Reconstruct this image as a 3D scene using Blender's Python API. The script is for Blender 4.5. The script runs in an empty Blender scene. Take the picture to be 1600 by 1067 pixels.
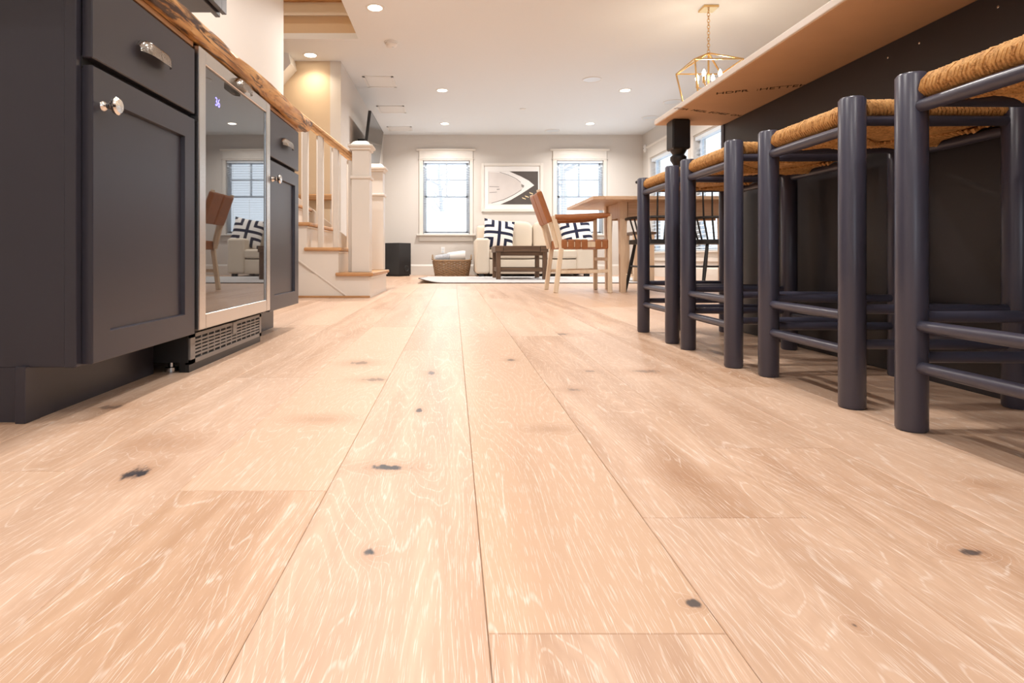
import bpy, bmesh, math, random
from mathutils import Vector, Matrix
random.seed(7)
S = bpy.context.scene
COL = S.collection
PI = math.pi

# ------------------------------------------------------------------ camera
F, CX, CY, EH = 910.0, 709.0, 402.0, 0.316          # focal (px), vanishing point (px), eye height (m)
cam_d = bpy.data.cameras.new('camera'); cam = bpy.data.objects.new('camera', cam_d); COL.objects.link(cam)
cam.location = (0, 0, EH); cam.rotation_euler = (PI / 2, 0, 0)
cam_d.sensor_width = 36; cam_d.lens = F / 1600 * 36
cam_d.shift_x = (800 - CX) / 1600; cam_d.shift_y = -(533.5 - CY) / 1600
cam_d.clip_start = 0.02; cam_d.clip_end = 200
S.camera = cam

# ------------------------------------------------------------------ world and exposure
S.view_settings.view_transform = 'Standard'; S.view_settings.look = 'None'
S.view_settings.gamma = 1; S.view_settings.use_curve_mapping = False
S.view_settings.exposure = 0.44
w = bpy.data.worlds.new('overcast_sky'); S.world = w; w.use_nodes = True
bg = w.node_tree.nodes['Background']; bg.inputs[0].default_value = (0.86, 0.93, 1.0, 1); bg.inputs[1].default_value = 2.0
LAMP_W = 25.0       # watts of one recessed downlight in the living room
LAMP_K = 10.0        # and of one unseen fill downlight in the kitchen
S.cycles.use_denoising = True
S.cycles.max_bounces = 8; S.cycles.diffuse_bounces = 4; S.cycles.glossy_bounces = 3
S.cycles.adaptive_threshold = 0.03
S.cycles.transparent_max_bounces = 24
S.cycles.sample_clamp_indirect = 6.0
S.cycles.caustics_reflective = False; S.cycles.caustics_refractive = False

def P(px, py, Y): return Vector(((px - CX) * Y / F, Y, EH - (py - CY) * Y / F))
def FL(px, py):                                     # a spot of the floor seen at a pixel
    Y = F * EH / (py - CY); return Vector(((px - CX) * Y / F, Y, 0))
H = 2.505                                           # ceiling height
def CE(px, py):                                     # a spot of the ceiling
    Y = F * (H - EH) / (CY - py); return Vector(((px - CX) * Y / F, Y, H))
YB = 10.4; XR = 3.38; XT = -1.26; YT = 6.5; XW = -1.33; YW = 4.55; YF = -3.4

# ------------------------------------------------------------------ materials
class NT:
    def __init__(s, name):
        s.m = bpy.data.materials.new(name); s.m.use_nodes = True; s.t = s.m.node_tree
        s.b = s.t.nodes['Principled BSDF']; s.out = s.t.nodes['Material Output']
    def n(s, typ, **kw):
        nd = s.t.nodes.new(typ)
        for k, v in kw.items(): setattr(nd, k, v)
        return nd
    def put(s, sock, v):
        if isinstance(v, bpy.types.NodeSocket): s.t.links.new(v, sock)
        elif isinstance(v, (tuple, list)) and len(v) == 3 and sock.type == 'RGBA': sock.default_value = (*v, 1)
        else: sock.default_value = v
    def math(s, op, a, b=0.0, c=0.0, clamp=False):
        nd = s.n('ShaderNodeMath', operation=op, use_clamp=clamp)
        s.put(nd.inputs[0], a); s.put(nd.inputs[1], b); s.put(nd.inputs[2], c); return nd.outputs[0]
    def vmath(s, op, a, b):
        nd = s.n('ShaderNodeVectorMath', operation=op); s.put(nd.inputs[0], a); s.put(nd.inputs[1], b); return nd.outputs[0]
    def comb(s, x, y, z=0.0):
        nd = s.n('ShaderNodeCombineXYZ'); s.put(nd.inputs[0], x); s.put(nd.inputs[1], y); s.put(nd.inputs[2], z); return nd.outputs[0]
    def sep(s, v):
        nd = s.n('ShaderNodeSeparateXYZ'); s.put(nd.inputs[0], v); return nd.outputs
    def mix(s, f, a, b, blend='MIX'):
        nd = s.n('ShaderNodeMix', data_type='RGBA', blend_type=blend)
        s.put(nd.inputs[0], f); s.put(nd.inputs[6], a); s.put(nd.inputs[7], b); return nd.outputs[2]
    def noise(s, v, scale=1.0, detail=2.0, rough=0.5, dist=0.0):
        nd = s.n('ShaderNodeTexNoise'); s.put(nd.inputs['Vector'], v)
        nd.inputs['Scale'].default_value = scale; nd.inputs['Detail'].default_value = detail
        nd.inputs['Roughness'].default_value = rough; nd.inputs['Distortion'].default_value = dist
        return nd.outputs['Fac']
    def step(s, v, a, b):
        nd = s.n('ShaderNodeMapRange', interpolation_type='SMOOTHSTEP'); s.put(nd.inputs[0], v)
        s.put(nd.inputs[1], a); s.put(nd.inputs[2], b); nd.inputs[3].default_value = 0; nd.inputs[4].default_value = 1
        return nd.outputs[0]
    def obj(s): return s.n('ShaderNodeTexCoord').outputs['Object']
    def pos(s): return s.n('ShaderNodeNewGeometry').outputs['Position']
    def rand(s): return s.n('ShaderNodeObjectInfo').outputs['Random']
    def bump(s, h, strength=0.2, dist=0.002):
        nd = s.n('ShaderNodeBump'); nd.inputs['Strength'].default_value = strength; nd.inputs['Distance'].default_value = dist
        s.put(nd.inputs['Height'], h); s.t.links.new(nd.outputs[0], s.b.inputs['Normal'])
    def set(s, col=None, rough=None, metal=None, spec=None, ior=None, coat=None, emit=None, es=None):
        for k, v in (('Base Color', col), ('Roughness', rough), ('Metallic', metal), ('Specular IOR Level', spec), ('IOR', ior), ('Coat Weight', coat), ('Emission Color', emit), ('Emission Strength', es)):
            if v is not None: s.put(s.b.inputs[k], v)
        return s.m

def plain(name, col, rough=0.5, metal=0.0, var=0.06, scale=30, bump=0.0, spec=0.5, coat=None, stretch=None):
    t = NT(name); v = t.obj()
    if stretch: v = t.vmath('MULTIPLY', v, stretch)
    n = t.noise(v, scale, 3)
    k = 1 - var
    c = t.mix(n, tuple(x * k for x in col), tuple(min(1, x * (1 + var)) for x in col))
    t.set(c, rough, metal, spec, coat=coat)
    if bump: t.bump(n, bump)
    return t.m

def wood(name, a, b, rough=0.45, axis='Y', scale=1.0, bump=0.1):
    t = NT(name); x, y, z = t.sep(t.obj()); r = t.rand()
    lo, hi = 1.6 * scale, 34.0 * scale
    sc = {'X': (lo, hi, hi), 'Y': (hi, lo, hi), 'Z': (hi, hi, lo)}[axis]
    v = t.vmath('MULTIPLY', t.obj(), sc); v = t.vmath('ADD', v, t.comb(t.math('MULTIPLY', r, 37.0), t.math('MULTIPLY', r, 19.0), 0.0))
    n = t.noise(v, 1.0, 5, 0.6, 0.6); n2 = t.noise(v, 5.0, 3, 0.6)
    f = t.math('ADD', t.math('MULTIPLY', t.step(n, 0.3, 0.7), 0.75), t.math('MULTIPLY', n2, 0.3), clamp=True)
    t.set(t.mix(f, a, b), rough); t.bump(n2, bump, 0.001); return t.m

M = {}
M['wall'] = plain('wall_paint', (0.66, 0.615, 0.57), 0.6, var=0.015, scale=60, bump=0.03, spec=0.3)
M['wall_kitchen'] = plain('kitchen_wall_paint', (0.72, 0.67, 0.62), 0.6, var=0.015, scale=60, bump=0.03, spec=0.3)
M['tan'] = plain('wall_paint_warm_light', (0.66, 0.51, 0.35), 0.6, var=0.015, scale=60, bump=0.03, spec=0.3)  # same wall paint, with the stairwell's warm light put into the colour
M['ceil'] = plain('ceiling_paint', (0.80, 0.83, 0.86), 0.75, var=0.01, scale=50, spec=0.2)
M['trim'] = plain('white_trim_paint', (0.73, 0.685, 0.63), 0.35, var=0.01, scale=20, spec=0.4)
M['white'] = plain('white_enamel', (0.82, 0.81, 0.80), 0.3, var=0.01)
M['vinyl'] = plain('white_vinyl', (0.74, 0.80, 0.86), 0.35, var=0.01)
M['charcoal'] = plain('charcoal_lacquer', (0.034, 0.0315, 0.042), 0.32, var=0.05, scale=8, spec=0.45)
M['dark_in'] = plain('shadowed_black_board', (0.012, 0.011, 0.012), 0.7)
M['island'] = plain('island_lacquer', (0.029, 0.026, 0.031), 0.42, var=0.06, scale=6, spec=0.45)
M['stool'] = plain('slate_blue_stain', (0.058, 0.058, 0.088), 0.30, var=0.08, scale=1, spec=0.5, stretch=(60, 60, 4))
M['black'] = plain('black_paint', (0.012, 0.012, 0.014), 0.4)
M['blackplastic'] = plain('black_plastic', (0.016, 0.016, 0.018), 0.35)
M['steel'] = plain('brushed_steel', (0.62, 0.60, 0.575), 0.27, 1.0, var=0.05, scale=1, stretch=(40, 40, 900))
M['grille'] = plain('grey_grille', (0.23, 0.215, 0.205), 0.4, 0.35)
M['nickel'] = plain('hammered_nickel', (0.74, 0.70, 0.66), 0.14, 1.0, var=0.1, scale=90, bump=0.5)
M['gold'] = plain('brass_gold', (0.78, 0.53, 0.24), 0.25, 1.0)
M['oak'] = wood('honey_oak', (0.36, 0.17, 0.065), (0.62, 0.36, 0.17), 0.4, 'X')
M['oaky'] = wood('honey_oak_long', (0.42, 0.2, 0.08), (0.66, 0.38, 0.18), 0.4, 'Y')
M['bleached'] = wood('bleached_ash', (0.66, 0.52, 0.37), (0.82, 0.70, 0.54), 0.5, 'Z')
M['tabletop'] = wood('limed_table_wood', (0.58, 0.38, 0.24), (0.76, 0.56, 0.39), 0.45, 'X')
M['tableleg'] = wood('limed_leg_wood', (0.64, 0.45, 0.30), (0.78, 0.60, 0.43), 0.45, 'Z')
M['rustic'] = wood('rustic_brown_wood', (0.055, 0.03, 0.017), (0.17, 0.098, 0.055), 0.55, 'X', bump=0.4)
M['rusticz'] = wood('rustic_brown_leg', (0.06, 0.033, 0.018), (0.18, 0.10, 0.057), 0.55, 'Z', bump=0.4)
M['leather'] = plain('tan_leather', (0.34, 0.125, 0.04), 0.45, var=0.25, scale=40, bump=0.15)
M['linen'] = plain('cream_linen', (0.67, 0.58, 0.475), 0.9, var=0.05, scale=120, bump=0.15, spec=0.15)
M['towel'] = plain('white_towel', (0.80, 0.77, 0.74), 0.95, var=0.08, scale=160, bump=0.5, spec=0.1)
M['greytowel'] = plain('grey_marl_towel', (0.42, 0.43, 0.46), 0.95, var=0.55, scale=45, bump=0.5, spec=0.1)
M['wicker'] = plain('brown_wicker', (0.30, 0.19, 0.105), 0.6, var=0.35, scale=60, bump=0.3)
M['rug'] = plain('pale_grey_rug', (0.50, 0.48, 0.47), 0.95, var=0.12, scale=50, bump=0.4, spec=0.1)
M['rugedge'] = plain('dark_rug_binding', (0.10, 0.075, 0.06), 0.9)
M['quartz'] = plain('cream_quartz', (0.76, 0.70, 0.65), 0.22, var=0.03, scale=14)
M['quartz_raw'] = plain('raw_quartz_warm_bounce', (0.68, 0.46, 0.31), 0.7, var=0.07, scale=9, spec=0.2)  # tan of the raw side, with orange floor bounce put into the colour
M['ink'] = plain('black_stamp_ink', (0.05, 0.02, 0.012), 0.8)
M['snow'] = plain('snow', (0.86, 0.88, 0.92), 0.9, var=0.03, scale=0.6)
M['shingle'] = plain('blue_grey_shingle', (0.28, 0.33, 0.38), 0.9, var=0.2, scale=6)
M['siding'] = plain('pale_house_siding', (0.70, 0.72, 0.74), 0.8)
M['bark'] = plain('grey_bark', (0.46, 0.45, 0.45), 0.9, var=0.2)
M['mat'] = plain('picture_mat', (0.80, 0.78, 0.76), 0.8, var=0.01)
M['print_dark'] = plain('print_dark_water', (0.085, 0.072, 0.066), 0.35, var=0.4, scale=4)
M['print_hull'] = plain('print_pale_hull', (0.66, 0.61, 0.585), 0.35, var=0.07, scale=9)
M['print_rail'] = plain('print_hull_rail', (0.80, 0.77, 0.755), 0.35)
M['print_line'] = plain('print_grey_line', (0.24, 0.22, 0.21), 0.4)
M['print_glint'] = plain('print_gold_glint', (0.80, 0.62, 0.36), 0.4)
M['barkedge'] = None

def glass_mat(name, tint=(0.96, 0.98, 1.0), refl=0.07):
    t = NT(name); tr = t.n('ShaderNodeBsdfTransparent'); t.put(tr.inputs[0], tint)
    gl = t.n('ShaderNodeBsdfGlossy'); gl.inputs['Roughness'].default_value = 0.01
    lw = t.n('ShaderNodeLayerWeight'); lw.inputs[0].default_value = 0.25
    f = t.math('ADD', t.math('MULTIPLY', lw.outputs['Fresnel'], 0.6), refl, clamp=True)
    mx = t.n('ShaderNodeMixShader'); t.put(mx.inputs[0], f)
    t.t.links.new(tr.outputs[0], mx.inputs[1]); t.t.links.new(gl.outputs[0], mx.inputs[2]); t.t.links.new(mx.outputs[0], t.out.inputs[0])
    return t.m
M['glass'] = glass_mat('window_glass', refl=0.02)
t = NT('mirror_tinted_glass'); t.set((0.02, 0.02, 0.022), 0.015, 0.0, 0.5, ior=2.6); M['coolerglass'] = t.m
t = NT('television_screen'); t.set((0.01, 0.009, 0.009), 0.12, 0.0, 0.5); M['screen'] = t.m
def emit(name, col, s):
    t = NT(name); t.set((0, 0, 0), 0.5, emit=col, es=s); return t.m
M['lens'] = emit('lit_lamp_lens', (1.0, 0.87, 0.66), 14.0)
M['bulb'] = emit('lit_candle_bulb', (1.0, 0.78, 0.48), 22.0)
M['led'] = emit('blue_led_digits', (0.25, 0.22, 1.0), 2.6)

# pillow: navy cross and nested corner stripes on white canvas
t = NT('navy_white_pillow'); x, y, z = t.sep(t.obj())
m_ = t.math('MINIMUM', t.math('ABSOLUTE', x), t.math('ABSOLUTE', y))
def band(a, b): return t.math('MULTIPLY', t.math('GREATER_THAN', m_, a), t.math('LESS_THAN', m_, b))
f = t.math('ADD', t.math('ADD', t.math('LESS_THAN', m_, 0.026), band(0.088, 0.138)), t.math('GREATER_THAN', m_, 0.205), clamp=True)
n = t.noise(t.obj(), 250, 2)
t.set(t.mix(f, (0.74, 0.71, 0.68), (0.022, 0.024, 0.045)), 0.9, spec=0.1); t.bump(n, 0.3); M['pillow'] = t.m

# rush: straw colour, streaky, differing from strand to strand
t = NT('twisted_rush'); x, y, z = t.sep(t.obj())
n = t.noise(t.vmath('MULTIPLY', t.obj(), (120, 120, 60)), 1.0, 3, 0.6); n2 = t.noise(t.obj(), 300, 2)
c = t.mix(t.step(n, 0.3, 0.7), (0.30, 0.125, 0.03), (0.80, 0.48, 0.19))
t.set(t.mix(t.step(n2, 0.35, 0.65), c, (0.66, 0.36, 0.13)), 0.6, spec=0.3); t.bump(n2, 0.5); M['rush'] = t.m

# live edge slab: honey wood with dark bark streaks
t = NT('live_edge_wood'); v = t.vmath('MULTIPLY', t.obj(), (30.0, 3.0, 30.0))
n = t.noise(v, 1.0, 6, 0.65, 1.2); n2 = t.noise(t.vmath('MULTIPLY', t.obj(), (60, 6, 60)), 1.0, 4, 0.6)
c = t.mix(t.step(n2, 0.3, 0.7), (0.46, 0.20, 0.055), (0.80, 0.47, 0.18))
nz = t.n('ShaderNodeNewGeometry'); nx = t.sep(nz.outputs['Normal'])[2]
side = t.step(t.math('MULTIPLY', nx, -1.0), -0.6, -0.1)
c = t.mix(t.math('MULTIPLY', t.step(n, 0.50, 0.60), side), c, (0.06, 0.026, 0.013))
t.set(c, 0.33); t.bump(n, 0.5, 0.006); M['live'] = t.m

# oak floor: limed grain, knots, colour change from board to board
KN = [(217, 738, 26, 12, 1.0), (606, 730, 34, 5, 1.0), (580, 864, 13, 9, 1.0), (1084, 943, 13, 7, 0.9), (1519, 863, 34, 7, 0.85),
      (1052, 742, 20, 13, 0.05), (255, 692, 40, 9, 0.05), (656, 642, 6, 3, 0.9), (673, 583, 7, 3, 0.8), (563, 567, 18, 3, 0.5),
      (586, 593, 22, 3, 0.5), (876, 522, 16, 2, 0.6), (1012, 580, 26, 3, 0.45), (920, 580, 10, 2, 0.6), (897, 609, 14, 3, 0.5),
      (175, 636, 22, 4, 0.55), (1336, 977, 7, 4, 0.7), (1547, 758, 20, 5, 0.05), (655, 640, 5, 3, 0.9), (798, 562, 7, 2, 0.7), (860, 670, 24, 4, 0.05), (505, 655, 30, 5, 0.05)]
def floor_mat(knots):          # boards carry only the knots that lie in them
    t = NT('limed_oak_floor'); x, y, z = t.sep(t.pos()); r = t.rand()
    core = None; halo = None
    if not knots: core = halo = t.math('MULTIPLY', 0.0, 0.0)
    wn = t.noise(t.vmath('MULTIPLY', t.pos(), (60, 25, 1)), 1.0, 3, 0.6); wn = t.math('MULTIPLY', t.math('SUBTRACT', wn, 0.5), 2.4)
    for (kx, ky, rw, rh, dk) in knots:
        c0 = FL(kx, ky); ax = rw * c0.y / F; ay = FL(kx, ky - rh).y - FL(kx, ky + rh).y; ay = max(ay * 0.5, 0.006)
        u = t.math('DIVIDE', t.math('SUBTRACT', x, c0.x), ax); v = t.math('DIVIDE', t.math('SUBTRACT', y, c0.y), ay)
        d = t.math('SQRT', t.math('ADD', t.math('MULTIPLY', u, u), t.math('MULTIPLY', v, v)))
        dd = t.math('ADD', d, wn)
        k = t.math('MULTIPLY', t.math('SUBTRACT', 1.0, t.step(dd, 0.35, 0.95)), dk)
        hl = t.math('SUBTRACT', 1.0, t.step(d, 0.2, 3.2))
        core = k if core is None else t.math('MAXIMUM', core, k)
        halo = hl if halo is None else t.math('MAXIMUM', halo, hl)
    off = t.comb(t.math('MULTIPLY', r, 71.0), t.math('MULTIPLY', r, 43.0), 0.0)
    pp = t.vmath('ADD', t.pos(), off)
    low = t.noise(t.vmath('MULTIPLY', pp, (7.0, 0.9, 1)), 1.0, 2, 0.5, 0.3)
    rings = t.math('ADD', t.math('MULTIPLY', low, 34.0), t.math('MULTIPLY', halo, 2.2))
    fr = t.math('ABSOLUTE', t.math('SUBTRACT', t.math('FRACT', rings), 0.5))
    line = t.math('SUBTRACT', 1.0, t.step(fr, 0.01, 0.09))
    dash = t.noise(t.vmath('MULTIPLY', pp, (420.0, 30.0, 1)), 1.0, 2, 0.6)
    pores = t.noise(t.vmath('MULTIPLY', pp, (860.0, 24.0, 1)), 1.0, 2, 0.55)
    lime = t.math('ADD', t.math('MULTIPLY', t.math('MULTIPLY', line, t.step(dash, 0.36, 0.6)), 0.55), t.math('MULTIPLY', t.step(pores, 0.575, 0.66), 0.6), clamp=True)
    tone = t.noise(t.vmath('MULTIPLY', pp, (16.0, 1.3, 1)), 1.0, 4, 0.6)
    base = t.mix(t.step(tone, 0.3, 0.72), (0.43, 0.245, 0.140), (0.655, 0.445, 0.312))
    base = t.mix(t.math('MULTIPLY', t.step(fr, 0.2, 0.5), 0.3), base, (0.43, 0.245, 0.15))
    base = t.mix(t.step(r, 0.55, 1.0), base, (0.61, 0.395, 0.255))
    hue = t.math('FRACT', t.math('MULTIPLY', r, 7.31))
    base = t.mix(t.math('MULTIPLY', hue, 0.5), base, (0.73, 0.53, 0.405))
    base = t.mix(t.math('MULTIPLY', lime, 0.88), base, (0.84, 0.73, 0.645))
    base = t.mix(t.math('MULTIPLY', halo, 0.42), base, (0.40, 0.205, 0.105))
    base = t.mix(core, base, (0.045, 0.042, 0.048))
    t.set(base, t.math('ADD', 0.30, t.math('MULTIPLY', tone, 0.16)), spec=0.45); t.bump(t.math('ADD', lime, t.math('MULTIPLY', tone, 0.4)), 0.12, 0.0012)
    return t.m
M['floor'] = floor_mat([])
M['subfloor'] = plain('dark_gap_under_boards', (0.10, 0.055, 0.028), 0.9)

# ------------------------------------------------------------------ mesh helpers
BASE = {}
def nb(): return bmesh.new()
def bx(bm, x0, x1, y0, y1, z0, z1, bev=0.0, seg=1):
    vs = [bm.verts.new((x, y, z)) for z in (z0, z1) for y in (y0, y1) for x in (x0, x1)]
    fs = [bm.faces.new([vs[i] for i in q]) for q in ((0, 2, 3, 1), (4, 5, 7, 6), (0, 1, 5, 4), (2, 6, 7, 3), (0, 4, 6, 2), (1, 3, 7, 5))]
    if bev:
        es = list({e for f_ in fs for e in f_.edges})
        bmesh.ops.bevel(bm, geom=es, offset=bev, segments=seg, profile=0.5, affect='EDGES', clamp_overlap=True)
    return bm
def obx(bm, c, rx, ry, rz, size, bev=0.0, seg=1):          # box turned by euler angles about its centre
    b2 = nb(); s = [q / 2 for q in size]
    bx(b2, -s[0], s[0], -s[1], s[1], -s[2], s[2], bev, seg)
    from mathutils import Euler
    b2.transform(Matrix.Translation(c) @ Euler((rx, ry, rz)).to_matrix().to_4x4()); join(bm, b2); return bm
def join(bm, b2):
    me = bpy.data.meshes.new('tmp'); b2.to_mesh(me); b2.free(); bm.from_mesh(me); bpy.data.meshes.remove(me)
def tube(bm, pts, r, n=10, cap=True):
    pts = [Vector(p) for p in pts]; rs = r if isinstance(r, (list, tuple)) else [r] * len(pts)
    tang = [((pts[min(i + 1, len(pts) - 1)] - pts[max(i - 1, 0)]).normalized()) for i in range(len(pts))]
    up = Vector((0, 0, 1)) if abs(tang[0].z) < 0.9 else Vector((1, 0, 0))
    nrm = tang[0].cross(up).normalized(); rings = []
    for i, p in enumerate(pts):
        if i:
            nrm = (nrm - tang[i] * nrm.dot(tang[i])).normalized()
        b = tang[i].cross(nrm)
        rings.append([bm.verts.new(p + (nrm * math.cos(2 * PI * k / n) + b * math.sin(2 * PI * k / n)) * rs[i]) for k in range(n)])
    for a, b in zip(rings, rings[1:]):
        for k in range(n): bm.faces.new((a[k], a[(k + 1) % n], b[(k + 1) % n], b[k]))
    if cap:
        bm.faces.new(rings[0][::-1]); bm.faces.new(rings[-1])
    return bm
def bar(bm, a, b, w_, h_=None):                            # square bar between two points
    a, b = Vector(a), Vector(b); d = (b - a); L = d.length; h_ = h_ or w_
    b2 = nb(); bx(b2, -w_ / 2, w_ / 2, -h_ / 2, h_ / 2, 0, L, min(w_, h_) * 0.12)
    b2.transform(Matrix.Translation(a) @ d.to_track_quat('Z', 'Y').to_matrix().to_4x4()); join(bm, b2); return bm
def lathe(bm, prof, c, n=24, axis='Z', ring_only=False):
    rings = []
    for r_, h_ in prof:
        ring = []
        for k in range(n):
            a = 2 * PI * k / n; u, v = r_ * math.cos(a), r_ * math.sin(a)
            q = {'Z': (u, v, h_), 'X': (h_, u, v), 'Y': (u, h_, v)}[axis]
            ring.append(bm.verts.new(Vector(c) + Vector(q)))
        rings.append(ring)
    for a, b in zip(rings, rings[1:]):
        for k in range(n): bm.faces.new((a[k], a[(k + 1) % n], b[(k + 1) % n], b[k]))
    if ring_only:
        a, b = rings[-1], rings[0]
        for k in range(n): bm.faces.new((a[k], a[(k + 1) % n], b[(k + 1) % n], b[k]))
    else:
        bm.faces.new(rings[0][::-1]); bm.faces.new(rings[-1])
    return bm
def prism(bm, poly, axis, a, b):                           # polygon pushed along an axis
    def at(p, h_): return {'X': (h_, p[0], p[1]), 'Y': (p[0], h_, p[1]), 'Z': (p[0], p[1], h_)}[axis]
    A = [bm.verts.new(at(p, a)) for p in poly]; B = [bm.verts.new(at(p, b)) for p in poly]
    bm.faces.new(A); bm.faces.new(B[::-1]); n = len(poly)
    for i in range(n): bm.faces.new((A[i], B[i], B[(i + 1) % n], A[(i + 1) % n]))
    return bm
def holes(bm, u0, u1, v0, v1, cut, mk):                    # rectangle with rectangular openings, as solid cells
    us = sorted({u0, u1, *[c[0] for c in cut], *[c[1] for c in cut]}); vs = sorted({v0, v1, *[c[2] for c in cut], *[c[3] for c in cut]})
    for a, b in zip(us, us[1:]):
        for c, d in zip(vs, vs[1:]):
            mu, mv = (a + b) / 2, (c + d) / 2
            if not any(k[0] < mu < k[1] and k[2] < mv < k[3] for k in cut): mk(bm, a, b, c, d)
    return bm
def link(name, bm, mat, parent=None, local=False, smooth=False):
    base = BASE.get(parent, Vector((0, 0, 0))) if parent else Vector((0, 0, 0))
    if parent and not local: bm.transform(Matrix.Translation(-base))
    bmesh.ops.recalc_face_normals(bm, faces=bm.faces)
    me = bpy.data.meshes.new(name); bm.to_mesh(me); bm.free()
    if smooth:
        for p_ in me.polygons: p_.use_smooth = True
        try: me.set_sharp_from_angle(angle=math.radians(40))
        except Exception: pass
    if mat: me.materials.append(M[mat] if isinstance(mat, str) else mat)
    o = bpy.data.objects.new(name, me); COL.objects.link(o)
    if parent: o.parent = parent; BASE[o] = base
    return o
def part(name, bm, mat, parent, smooth=False, local=False): return link(name, bm, mat, parent, local, smooth)
def tag(o, label, cat, group=None):
    o['label'] = label; o['category'] = cat
    if group: o['group'] = group
    return o
def thing(name, label, cat, loc=(0, 0, 0), group=None, rz=0.0):
    o = bpy.data.objects.new(name, None); COL.objects.link(o); o.empty_display_size = 0.05
    o.location = loc; o.rotation_euler = (0, 0, rz); BASE[o] = Vector(loc)
    return tag(o, label, cat, group)
def struct(name, bm, mat, label=None, smooth=False):
    o = link(name, bm, mat, smooth=smooth); o['kind'] = 'structure'
    if label: o['label'] = label
    return o
def sgroup(name, loc, label=None):
    o = bpy.data.objects.new(name, None); COL.objects.link(o); o.empty_display_size = 0.05; o.location = loc
    BASE[o] = Vector(loc); o['kind'] = 'structure'
    if label: o['label'] = label
    return o
def dup(o, loc=None, label=None, parent=None, rz=None):
    c = o.copy(); COL.objects.link(c); c.parent = parent
    if loc is not None: c.location = loc
    if rz is not None: c.rotation_euler = (0, 0, rz)
    if label: c['label'] = label
    for ch in o.children: dup(ch, parent=c)
    return c
def share(name, me, loc, parent, rot=None):                # one more piece that shares a mesh
    o = bpy.data.objects.new(name, me); COL.objects.link(o); o.parent = parent
    o.location = Vector(loc) - BASE.get(parent, Vector((0, 0, 0)))
    if rot: o.rotation_euler = rot
    return o

# ------------------------------------------------------------------ the setting: floor of oak boards
floor = struct('floor', bx(nb(), XW - 3.2, XR + 0.1, YF - 0.1, YB + 0.1, -0.06, -0.012), 'subfloor', 'pale limed oak floor of wide boards')
PW = 0.635 * EH; X0 = 0.0908 * EH; TH = 0.012
joints = {-1: [1.977], -2: [0.788], 0: [0.489], 1: [0.7066], 2: [0.965, 3.05], -3: [1.53], 3: [1.42], -4: [0.86]}
r0 = math.floor((-1.45 - X0) / PW); r1 = math.ceil((XR - X0) / PW)
for i in range(r0, r1):
    xa, xb = X0 + i * PW, X0 + (i + 1) * PW
    js = sorted(joints.get(i, [0.3 + 1.9 * ((i * 0.618) % 1.0)]))
    cuts = list(js)
    yy = cuts[0]
    while yy > YF + 2.0: yy -= random.uniform(1.7, 2.3); cuts.insert(0, max(yy, YF))
    yy = cuts[-1]
    while yy < YB - 2.0: yy += random.uniform(1.6, 2.4); cuts.append(min(yy, YB))
    cuts = [YF] + [c for c in cuts if YF + 0.3 < c < YB - 0.3] + [YB]
    for ya, yb in zip(cuts, cuts[1:]):
        g = 0.00025; e = 0.0008
        bm = nb()
        lo = [bm.verts.new(q) for q in ((xa + g, ya + g, -TH), (xb - g, ya + g, -TH), (xb - g, yb - g, -TH), (xa + g, yb - g, -TH))]
        mi = [bm.verts.new((v.co.x, v.co.y, -e)) for v in lo]
        tp = [bm.verts.new(q) for q in ((xa + g + e, ya + g + e, 0), (xb - g - e, ya + g + e, 0), (xb - g - e, yb - g - e, 0), (xa + g + e, yb - g - e, 0))]
        bm.faces.new(tp)
        for k in range(4):
            bm.faces.new((lo[k], lo[(k + 1) % 4], mi[(k + 1) % 4], mi[k])); bm.faces.new((mi[k], mi[(k + 1) % 4], tp[(k + 1) % 4], tp[k]))
        mine = [k for k in KN if xa <= FL(k[0], k[1]).x < xb and ya <= FL(k[0], k[1]).y < yb]
        part('plank', bm, floor_mat(mine) if mine else 'floor', floor)

# ceiling with the stair opening
hx1, hy1 = CE(560, 61).x, CE(560, 61).y
hy0 = YW + 0.12; hx0 = -4.1
struct('ceiling', holes(nb(), -4.6, XR + 0.1, YF - 0.1, YB + 0.1, [(hx0, hx1, hy0, hy1)], lambda b, a, c, d, e: bx(b, a, c, d, e, H, H + 0.06)), 'ceil', 'flat white ceiling')

# walls
def win_rect(dx):   # opening of a back window, pixels -> metres at the back wall
    a = P(661 + dx, 250, YB); b = P(734 + dx, 366.5, YB); return (a.x, b.x, b.z, a.z)
WB = [win_rect(0), win_rect(208.7)]
struct('wall_back', holes(nb(), XT - 0.1, XR + 0.1, 0, H, WB, lambda b, a, c, d, e: bx(b, a, c, YB, YB + 0.16, d, e)), 'wall', 'greige back wall with two windows')
zr0, zr1 = 0.40, 2.0
WR = [(8.36, 9.98, zr0, zr1), (6.50, 8.18, zr0, zr1)]
struct('wall_right', holes(nb(), YF, YB, 0, H, WR, lambda b, a, c, d, e: bx(b, XR, XR + 0.16, a, c, d, e)), 'wall', 'greige right wall behind the dining table')
WK = [(-0.95, 1.95, 0.25, 2.15)]
struct('wall_front', holes(nb(), XW - 0.1, XR + 0.1, 0, H, WK, lambda b, a, c, d, e: bx(b, a, c, YF - 0.16, YF, d, e)), 'wall_kitchen', 'kitchen wall behind the viewer')
struct('wall_left', bx(nb(), XW - 0.12, XW, YF, YW, 0, H), 'wall_kitchen', 'pale kitchen wall above the counter')
struct('wall_television', bx(nb(), XT - 0.12, XT, YT, YB, 0, H), 'wall', 'side wall that carries the television')
struct('wall_stair', bx(nb(), -4.5, XT - 0.12, YT, YT + 0.1, 0, H), 'tan', 'wall behind the stairs with warm light put into its colour')
struct('wall_stair_end', bx(nb(), -4.6, -4.5, YF, YT + 0.1, 0, H + 2.4), 'tan')
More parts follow.
